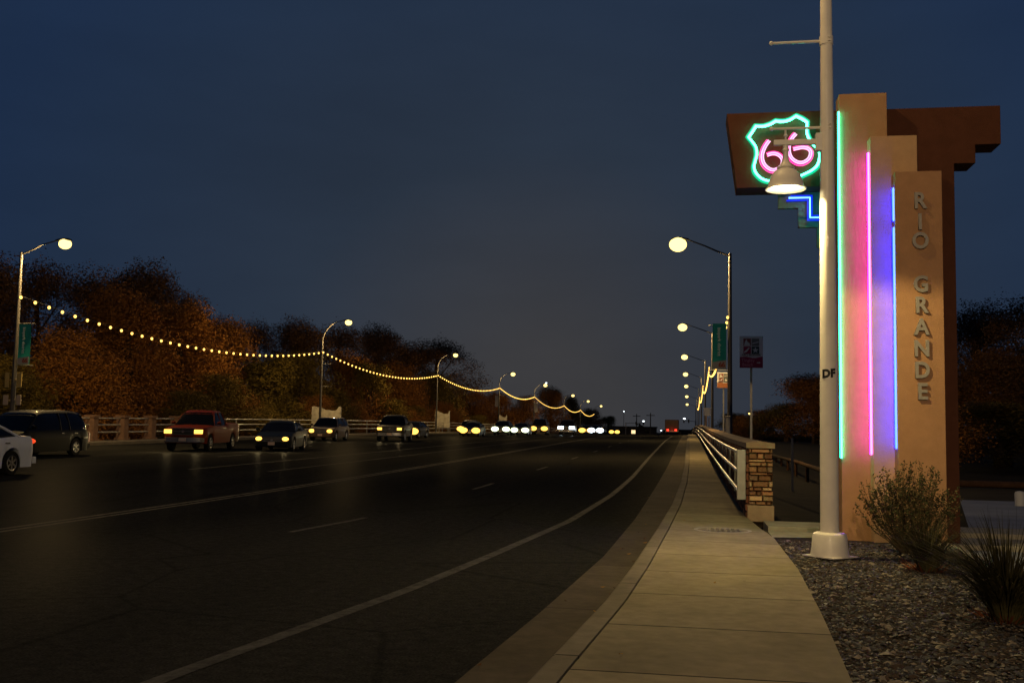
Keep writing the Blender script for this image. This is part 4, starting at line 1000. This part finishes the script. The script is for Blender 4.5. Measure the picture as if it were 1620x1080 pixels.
car('minivan', 'minivan', P_BLACK, 0, 0, 0, 'black minivan behind the white sedan, under the teal banner lamp', 'minivan', loc=(-24.95, 36.4), group=GC)
car('pickup_truck', 'pickup', P_RED, 322, 47.6, 8, 'dark red pickup truck with chrome grille and yellow headlights', 'pickup truck', beam=90, group=GC)
car('sedan_car', 'sedan', P_NAVY, 446, 49.8, 11, 'dark sedan with pale front plate beside the red pickup', 'car', beam=90, group=GC)
car('suv', 'suv', P_SILV, 521, 73, 4, 'brownish silver small suv beside the pale ragged panel', 'car', beam=110, group=GC)
car('pickup_truck', 'pickup', P_GREY, 625, 74, 8, 'dark grey pickup truck with light spilling under it', 'pickup truck', beam=130, group=GC)
car('sedan_car', 'sedan', P_CHAR, 654, 90, 0, 'dark car mostly hidden behind the dark grey pickup', 'car', group=GC)
car('sedan_car', 'sedan', P_CHAR, 749, 106, 2, 'dark car with two orange headlights in front of a roof-racked suv', 'car', beam=150, group=GC)
car('suv', 'suv', P_GREY, 743, 118, 2, 'taller suv just behind the car with orange headlights', 'car', group=GC)
car('suv', 'suv', P_CHAR, 796, 122, 2, 'dark suv with greenish white headlights under the little pale panel', 'car', hl=H_GRN, beam=160, beamcol=(.9, 1, .7), group=GC)
car('sedan_car', 'sedan', P_CHAR, 826, 123, 2, 'car with greenish white headlights next to the tall van', 'car', hl=H_GRN, beam=160, beamcol=(.9, 1, .7), group=GC)
car('van', 'van', P_GREY, 855, 135, 3, 'tall dark van with small orange headlights', 'van', beam=100, group=GC)
car('pickup_truck', 'pickup', P_CHAR, 898, 132, 3, 'dark pickup with dazzling bluish white headlights', 'pickup truck', hl=H_COOL, beam=170, beamcol=(.8, .93, 1), group=GC)
car('sedan_car', 'sedan', P_CHAR, 929.5, 165, 0, 'distant car with amber headlights next to white ones', 'car', group=GC)
car('sedan_car', 'sedan', P_CHAR, 944.5, 160, 0, 'distant car with starry white headlights', 'car', hl=H_COOL, group=GC)
car('sedan_car', 'sedan', P_CHAR, 973, 235, 0, 'most distant oncoming car with small amber headlights', 'car', group=GC)
# box truck driving away
o = empty('box_truck', (-3.1, 195, gh(-3, 195)), 'red box truck driving away with two red tail lights', 'truck')
mb = MB(); mb.box(-1.25, 1.25, -2.6, 2.6, .85, 2.75); bx = mb.build('cargo_box', mat('red_truck_body', (.05, .007, .006), .5, noise=(1, .2)), o, bevel=.05)
mb = MB(); mb.box(-1.05, 1.05, 2.62, 4.3, .7, 2.5); mb.build('cab', P_RED, o, bevel=.15)
mb = MB(); mb.box(-1.2, 1.2, -2.72, -2.61, .55, .8); mb.build('bumper', M_GALV, o)
for s_ in (1, -1):
    mb = MB(); mb.box(s_ * .72 - .17, s_ * .72 + .17, -2.78, -2.725, .74, 1.0); mb.build('taillight', emis('red_tail_lamp', (1, .02, .01), 7), o)
    for y in (-1.5, 3.2):
        w = MB(); w.lathe([(0, -.15), (.42, -.15), (.48, -.1), (.48, .1), (.42, .15), (0, .15)], (s_ * 1.0, y, .48), 16, 0, Matrix.Rotation(R(90), 4, 'Y')); w.build('wheel', M_TYRE, o)
lamp(o, (0, -3.2, 1.0), 9, (1, .04, .02), .2)

# ------------------------------------------------------------------ far end of the road
M_FAR = mat('brown_building_wall', (.11, .075, .05), .9, noise=(.6, .2)); M_WIN = emis('far_lit_window', (1, .7, .35), 1.5)
def building(x, y, w, d, h, label):
    o = empty('building', (x, y, gh(0, y)), label, 'building'); mb = MB(); mb.box(-w / 2, w / 2, 0, d, -1, h); mb.build('wall', M_FAR, o)
    mb = MB(); mb.box(-w / 2 - .3, w / 2 + .3, -.3, d + .3, h + .002, h + .5); mb.build('roof', M_DARK, o)
    for k in range(3):
        xx = -w * .3 + k * w * .3; mb = MB(); mb.box(xx - .8, xx + .8, -.05, .1, 1.2, 2.6); mb.build('window', M_WIN if k == 1 else M_GLASS, o)
building(-22, 420, 18, 10, 3.6, 'low brown building at the end of the road')
building(2, 520, 22, 12, 3.4, 'small dark building beyond the red truck')
def wpole(px, y, h, label):
    p = at(px, 680, y); o = empty('utility_pole', (p.x, y, gh(p.x, y)), label, 'utility pole', 'utility poles'); mb = MB(); mb.tube([(0, 0, -1), (0, 0, h)], [.2, .13], 7); mb.build('pole', M_DARK, o)
    mb = MB(); mb.box(-1.2, 1.2, -.08, .08, h - .8, h - .6); mb.build('crossarm', M_DARK, o)
wpole(1007, 330, 7.0, 'thin dark utility pole above the low brown building'); wpole(1029, 300, 6.6, 'thin dark utility pole nearest the red truck')
def mast(px, y, d, ln, h, label):
    p = at(px, 680, y); o = empty('traffic_signal', (p.x, y, gh(p.x, y)), label, 'traffic signal'); mb = MB(); mb.tube([(0, 0, -1), (0, 0, h)], .12, 8); mb.tube([(0, 0, h - .3), (d * ln, 0, h)], [.1, .06], 8); mb.build('mast', M_GALV, o)
    for k in (.55, .95):
        mb = MB(); mb.box(d * ln * k - .2, d * ln * k + .2, -.2, .2, h - .75, h + .35); mb.build('signal_head', M_BLK, o, bevel=.04)
    mb = MB(); mb.ball((d * ln - d * .3, -.1, h + .5), (.35, .2, .2)); mb.build('lens', M_LENSW, o)
mast(1100, 320, -1, 3.6, 5.0, 'traffic signal mast with a white lamp at the end of the sidewalk'); mast(990, 340, 1, 6, 4.4, 'traffic signal mast over the far lanes')
for px, py, y, lab in ((864, 605, 280, 'tiny white lamp post far behind the row of bulbs'), (987, 650, 420, 'tiny white lamp post above the end of the road'), (1046, 680, 380, 'small bright white lamp low beside the red truck')):
    p = at(px, py, y); z = gh(p.x, y); o = empty('lamp_post', (p.x, y, z), lab, 'lamp post'); mb = MB(); mb.tube([(0, 0, -1), (0, 0, p.z - z)], [.12, .08], 7); mb.build('pole', M_DARK, o)
    mb = MB(); mb.lathe([(.1, .3), (.32, .1), (.3, .0)], (0, 0, p.z - z), 10); mb.build('lamp_cap', M_DARK, o); mb = MB(); mb.ball((0, 0, p.z - z - .05), .24); mb.build('lens', M_LENSW, o)
# warm lamp among the trees behind the wall
p = at(1186, 653, 150); z = gh(p.x, 150) - .8; o = empty('lamp_post', (p.x, 150, z), 'small warm lamp post glowing among dark trees behind the park sign post', 'lamp post')
mb = MB(); mb.tube([(0, 0, 0), (0, 0, p.z - z)], [.08, .06], 7); mb.build('pole', M_DARK, o); mb = MB(); mb.lathe([(.05, .3), (.4, .08), (.38, .0)], (0, 0, p.z - z), 10); mb.build('lamp_cap', M_DARK, o); mb = MB(); mb.ball((0, 0, p.z - z - .04), .2); mb.build('lens', M_LENSFAR, o)

# ------------------------------------------------------------------ trees
def leaf_mat(name, a, b):
    m = bpy.data.materials.new(name); m.use_nodes = True; n = m.node_tree; p = n.nodes['Principled BSDF']; p.inputs['Roughness'].default_value = .85; p.inputs['Specular IOR Level'].default_value = .15
    t = n.nodes.new('ShaderNodeTexCoord'); x = n.nodes.new('ShaderNodeTexNoise'); x.inputs['Scale'].default_value = 1.1; x.inputs['Detail'].default_value = 4; n.links.new(t.outputs['Object'], x.inputs['Vector'])
    oi = n.nodes.new('ShaderNodeObjectInfo'); ad = n.nodes.new('ShaderNodeMath'); ad.operation = 'MULTIPLY_ADD'; ad.inputs[1].default_value = .35; n.links.new(oi.outputs['Random'], ad.inputs[0])
    mu = n.nodes.new('ShaderNodeMath'); mu.operation = 'MULTIPLY'; mu.inputs[1].default_value = .8; n.links.new(x.outputs['Fac'], mu.inputs[0]); n.links.new(mu.outputs[0], ad.inputs[2])
    r = n.nodes.new('ShaderNodeValToRGB'); n.links.new(ad.outputs[0], r.inputs[0]); r.color_ramp.elements[0].position = .3; r.color_ramp.elements[0].color = (*a, 1); r.color_ramp.elements[1].position = .75; r.color_ramp.elements[1].color = (*b, 1)
    n.links.new(r.outputs[0], p.inputs['Base Color']); return m
M_ORG = leaf_mat('orange_autumn_leaf', (.20, .078, .016), (.31, .130, .027)); M_OLV = leaf_mat('olive_leaf', (.085, .063, .013), (.18, .122, .022)); M_BRNL = leaf_mat('dark_brown_leaf', (.10, .050, .022), (.17, .085, .034))
M_BARK = mat('bark', (.06, .04, .028), .95, noise=(3, .4))
def tree_mesh(seed, h, w, bare, nleaf, shrubby):
    """crown: many leaf-sized faces gathered in clumps on a branching frame, trunk: tapered tube with limbs"""
    rt_ = random.Random(seed); tr, lf = MB(), MB()
    tr.tube([(0, 0, -.6), (rt_.uniform(-.1, .1), 0, h * .25), (rt_.uniform(-.3, .3), rt_.uniform(-.3, .3), h * .55), (rt_.uniform(-.4, .4), 0, h * .85)], [.34, .26, .16, .05], 7)
    clumps = []
    nc = 34
    for i in range(nc):
        t = rt_.random(); zc = h * (bare + (1 - bare) * (.04 + .90 * t)); prof_ = math.sin(math.pi * min(1, (.18 + .80 * t))) ** .7 if not shrubby else (1 - t * .75)
        a = rt_.uniform(0, 6.283); rad = w * prof_ * rt_.uniform(.30, 1.0); s = w * rt_.choice((.2, .26, .34, .46))
        c = Vector((math.cos(a) * rad, math.sin(a) * rad, zc)); clumps.append((c, s))
        tr.tube([(0, 0, max(h * .12, zc - h * .25)), c * .55 + Vector((0, 0, zc * .40 - .1)), c], [.10, .06, .02], 5)
    for k in range(9):
        a = rt_.uniform(0, 6.283); c = Vector((math.cos(a) * w * .25, math.sin(a) * w * .25, h * rt_.uniform(.80, .93))); clumps.append((c, w * rt_.uniform(.2, .34)))
    tot = sum(s * s for _, s in clumps)
    for c, s in clumps:
        for k in range(int(nleaf * s * s / tot)):
            d = Vector((rt_.gauss(0, 1), rt_.gauss(0, 1), rt_.gauss(0, 1))).normalized(); q = c + d * s * rt_.random() ** .4 * Vector((1, 1, .8)).length / 1.62 * (1 + .25 * math.sin(d.x * 5 + seed) * math.cos(d.z * 6))
            if rt_.random() < .05: q += d * s * rt_.uniform(.05, .25)
            nrm = (d + Vector((rt_.gauss(0, .7), rt_.gauss(0, .7), rt_.gauss(.2, .7)))).normalized(); u = nrm.orthogonal().normalized(); v = nrm.cross(u); ang = rt_.uniform(0, 6.28); u, v = u * math.cos(ang) + v * math.sin(ang), v * math.cos(ang) - u * math.sin(ang)
            e = rt_.uniform(.055, .13); lf.add([q - u * e, q + v * e * .55, q + u * e, q - v * e * .55], [(0, 1, 2, 3)])
    return tr.mesh('trunk', [M_BARK], 60), lf
TV = {}
for key, args, m in (('oa', (1, 10, 4.2, .05, 24000, True), M_ORG), ('ob', (2, 10, 4.6, .06, 24000, True), M_ORG), ('ga', (3, 10, 4.4, .05, 24000, True), M_OLV), ('gb', (4, 10, 4.0, .05, 24000, True), M_OLV), ('ta', (5, 16, 5.2, .22, 30000, False), M_BRNL), ('tb', (6, 16, 4.6, .20, 28000, False), M_BRNL), ('tc', (8, 16, 5.6, .16, 30000, False), M_BRNL)):
    tm_, lm_ = tree_mesh(*args); TV[key] = (tm_, lm_.mesh('crown', [m]), args[1], args[2])
def tree(key, x, y, h, w, label, group, rz=None):
    tm_, lm_, H_, W_ = TV[key]; o = empty('tree', (x, y, gh(x, y) - .5), label, 'tree', group, random.uniform(0, 6.28) if rz is None else rz)
    o.scale = (w / W_, w / W_, h / H_)
    for nm, me in (('trunk', tm_), ('crown', lm_)):
        q = bpy.data.objects.new(nm, me); COL.objects.link(q); q.parent = o
def tree_px(key, px, ytop, X, wpx, label, group):
    if X < -48: wpx *= 1.22
    p = atx(px, ytop, X); tree(key, X, p.y, (p.z - gh(X, p.y) + .5) * .97, wpx / 2 * p.y / FPX * 1.55, label, group)
GB = 'tall dark trees at the back of the riverbank'; GF = 'autumn trees just behind the far railing'
for t in (('ta', -20, 405, -56, 150, 'tall dark tree at the picture edge behind the teal banner lamp'), ('tc', 60, 410, -55, 130, 'tall dark rounded tree right behind the arm of the teal banner lamp'),
          ('tb', 165, 425, -56, 130, 'tall dark tree with a broad top between the banner lamp and the highest dark tree'), ('ta', 235, 420, -56, 120, 'highest dark tree at the end of the tall back row'), ('tb', 285, 455, -57, 70, 'narrower dark tree stepping down from the highest one'),
          ('tb', 345, 500, -56, 75, 'dark tree top in the dip of the tree line'), ('tc', 402, 505, -57, 70, 'sparse dark tree top in the middle of the dip'), ('ta', 470, 508, -52, 90, 'dark tree behind the arm of the first curved lamp'),
          ('tc', 535, 512, -55, 90, 'dark tree directly under the lamp of the first curved pole'), ('ta', 600, 518, -55, 80, 'brown tree just past the first curved lamp'), ('tb', 650, 540, -54, 80, 'dark tree between the two curved lamps'), ('tc', 690, 535, -50, 90, 'last big dark tree before the open sky, beside the second curved lamp')):
    tree_px(*t, GB)
for t in (('ga', 20, 560, -41, 130, 'dark bush tree behind the teal banner pole'), ('oa', 120, 520, -40, 150, 'orange lit tree left of the tallest orange tree'), ('ob', 205, 468, -44, 170, 'tallest orange lit tree under the first string of bulbs'), ('oa', 290, 478, -44, 140, 'orange lit tree above the red pickup'),
          ('ob', 350, 510, -46, 110, 'dull orange tree in the dip of the tree line'), ('ga', 345, 590, -39, 120, 'olive low tree behind the red pickup'), ('gb', 425, 560, -41, 120, 'olive tree with yellow lit leaves above the dark sedan'), ('ga', 480, 555, -42, 110, 'olive tree behind the first curved lamp pole'),
          ('ob', 560, 560, -43, 90, 'orange tree beneath the second string of bulbs'), ('gb', 590, 572, -40, 80, 'yellow lit leafy tree above the dark grey pickup'), ('oa', 635, 572, -43, 80, 'dim orange tree close to the second curved lamp'), ('ga', 690, 590, -42, 80, 'dark leafy tree around the second curved pole'),
          ('oa', 745, 618, -42, 70, 'low orange tree past the second curved lamp'), ('ob', 790, 622, -43, 60, 'low brown tree behind the grey banner pole'), ('oa', 830, 625, -42, 50, 'low brown tree left of the second grey banner'), ('ob', 872, 614, -44, 50, 'round orange tree crown over the tall van'),
          ('ga', 905, 626, -42, 30, 'dark tree next to the round orange crown'), ('oa', 935, 645, -42, 36, 'small orange tree near the end of the bulbs'), ('gb', 962, 657, -42, 32, 'last small yellow brown tree at the end of the bulbs')):
    tree_px(*t, GF)
for k in range(16):   # the belt of bushes under the crowns
    y = 46 + 9.5 * k; x = -38.2 - (k % 3) * 1.2
    tree('ga' if k % 2 else 'oa', x, y, 3.6 + (k * 7 % 5) * .4, 3.6, 'low dark bush in the belt behind the far railing', 'low bushes behind the far railing')
GRT = 'dark trees on the river side'
for t in (('ob', 1290, 602, 19, 110, 'brown tree crown between the stone wall and the cream pole'), ('ga', 1245, 640, 17, 90, 'lower dark tree next to the stone wall end'), ('oa', 1205, 650, 15, 70, 'low dark tree behind the park sign post'), ('ga', 1160, 655, 12, 60, 'low dark tree behind the utility pedestal'), ('ob', 1330, 600, 21, 120, 'dark tree hidden partly by the gateway'),
          ('ta', 1545, 500, 24, 120, 'tall brown tree beside the brown column of the gateway'), ('tc', 1625, 482, 22, 150, 'tall brown tree at the picture edge over the paved lot'), ('ga', 1580, 640, 18, 160, 'dark undergrowth tree behind the log fence'), ('ob', 1490, 600, 19, 130, 'dark tree behind the gateway column')):
    p = atx(t[1], t[2], t[3]); tree(t[0], t[3], p.y, (p.z - gh(t[3], p.y) + .5) * 1.03, t[4] / 2 * p.y / FPX * 1.6, t[5], GRT)
for k in range(9):
    x = 12 + k * 4.5; y = 60 + (k * 37 % 60); tree('ga' if k % 2 else 'ob', x, y, 5 + k % 3, 4.2, 'dark bush on the unlit river bank behind the log rail', 'bushes on the unlit bank')
# far wood that closes the horizon
rf_ = random.Random(9); lf = MB()
for (xa, xb, ya, hh) in ((-260, -52, 300, 9), (-150, 0, 560, 8), (0, 60, 480, 6), (40, 420, 260, 10), (-420, -70, 160, 12), (60, 300, 130, 9)):
    for i in range(2600):
        x = rf_.uniform(xa, xb); t = rf_.random(); top = hh * (.55 + .3 * math.sin(x * .31) * math.sin(x * .113 + 1) + .15 * math.sin(x * .9)); z = gh(x, ya) - 1 + top * t ** .7; y = ya + rf_.uniform(-8, 8)
        e = rf_.uniform(.5, 1.2); u = Vector((rf_.gauss(0, 1), rf_.gauss(0, 1), rf_.gauss(0, 1))).normalized(); v = u.orthogonal().normalized()
        q = Vector((x, y, z)); lf.add([q - u * e, q + v * e * .6, q + u * e, q - v * e * .6], [(0, 1, 2, 3)])
for i in range(9000):   # riverbank thicket behind the two rows of trees
    y = rf_.uniform(50, 330); x = -64 + rf_.uniform(-4, 4); t = rf_.random(); q = Vector((x, y, gh(x, y) - 1.5 + (8.5 + 1.5 * math.sin(y * .21) + math.sin(y * .57)) * t ** .8))
    e = rf_.uniform(.4, .9); u = Vector((rf_.gauss(0, 1), rf_.gauss(0, 1), rf_.gauss(0, 1))).normalized(); v = u.orthogonal().normalized()
    lf.add([q - u * e, q + v * e * .6, q + u * e, q - v * e * .6], [(0, 1, 2, 3)])
tag(lf.build('far_wood', M_BRNL), kind='stuff', label='dark far-off wood along the horizon')
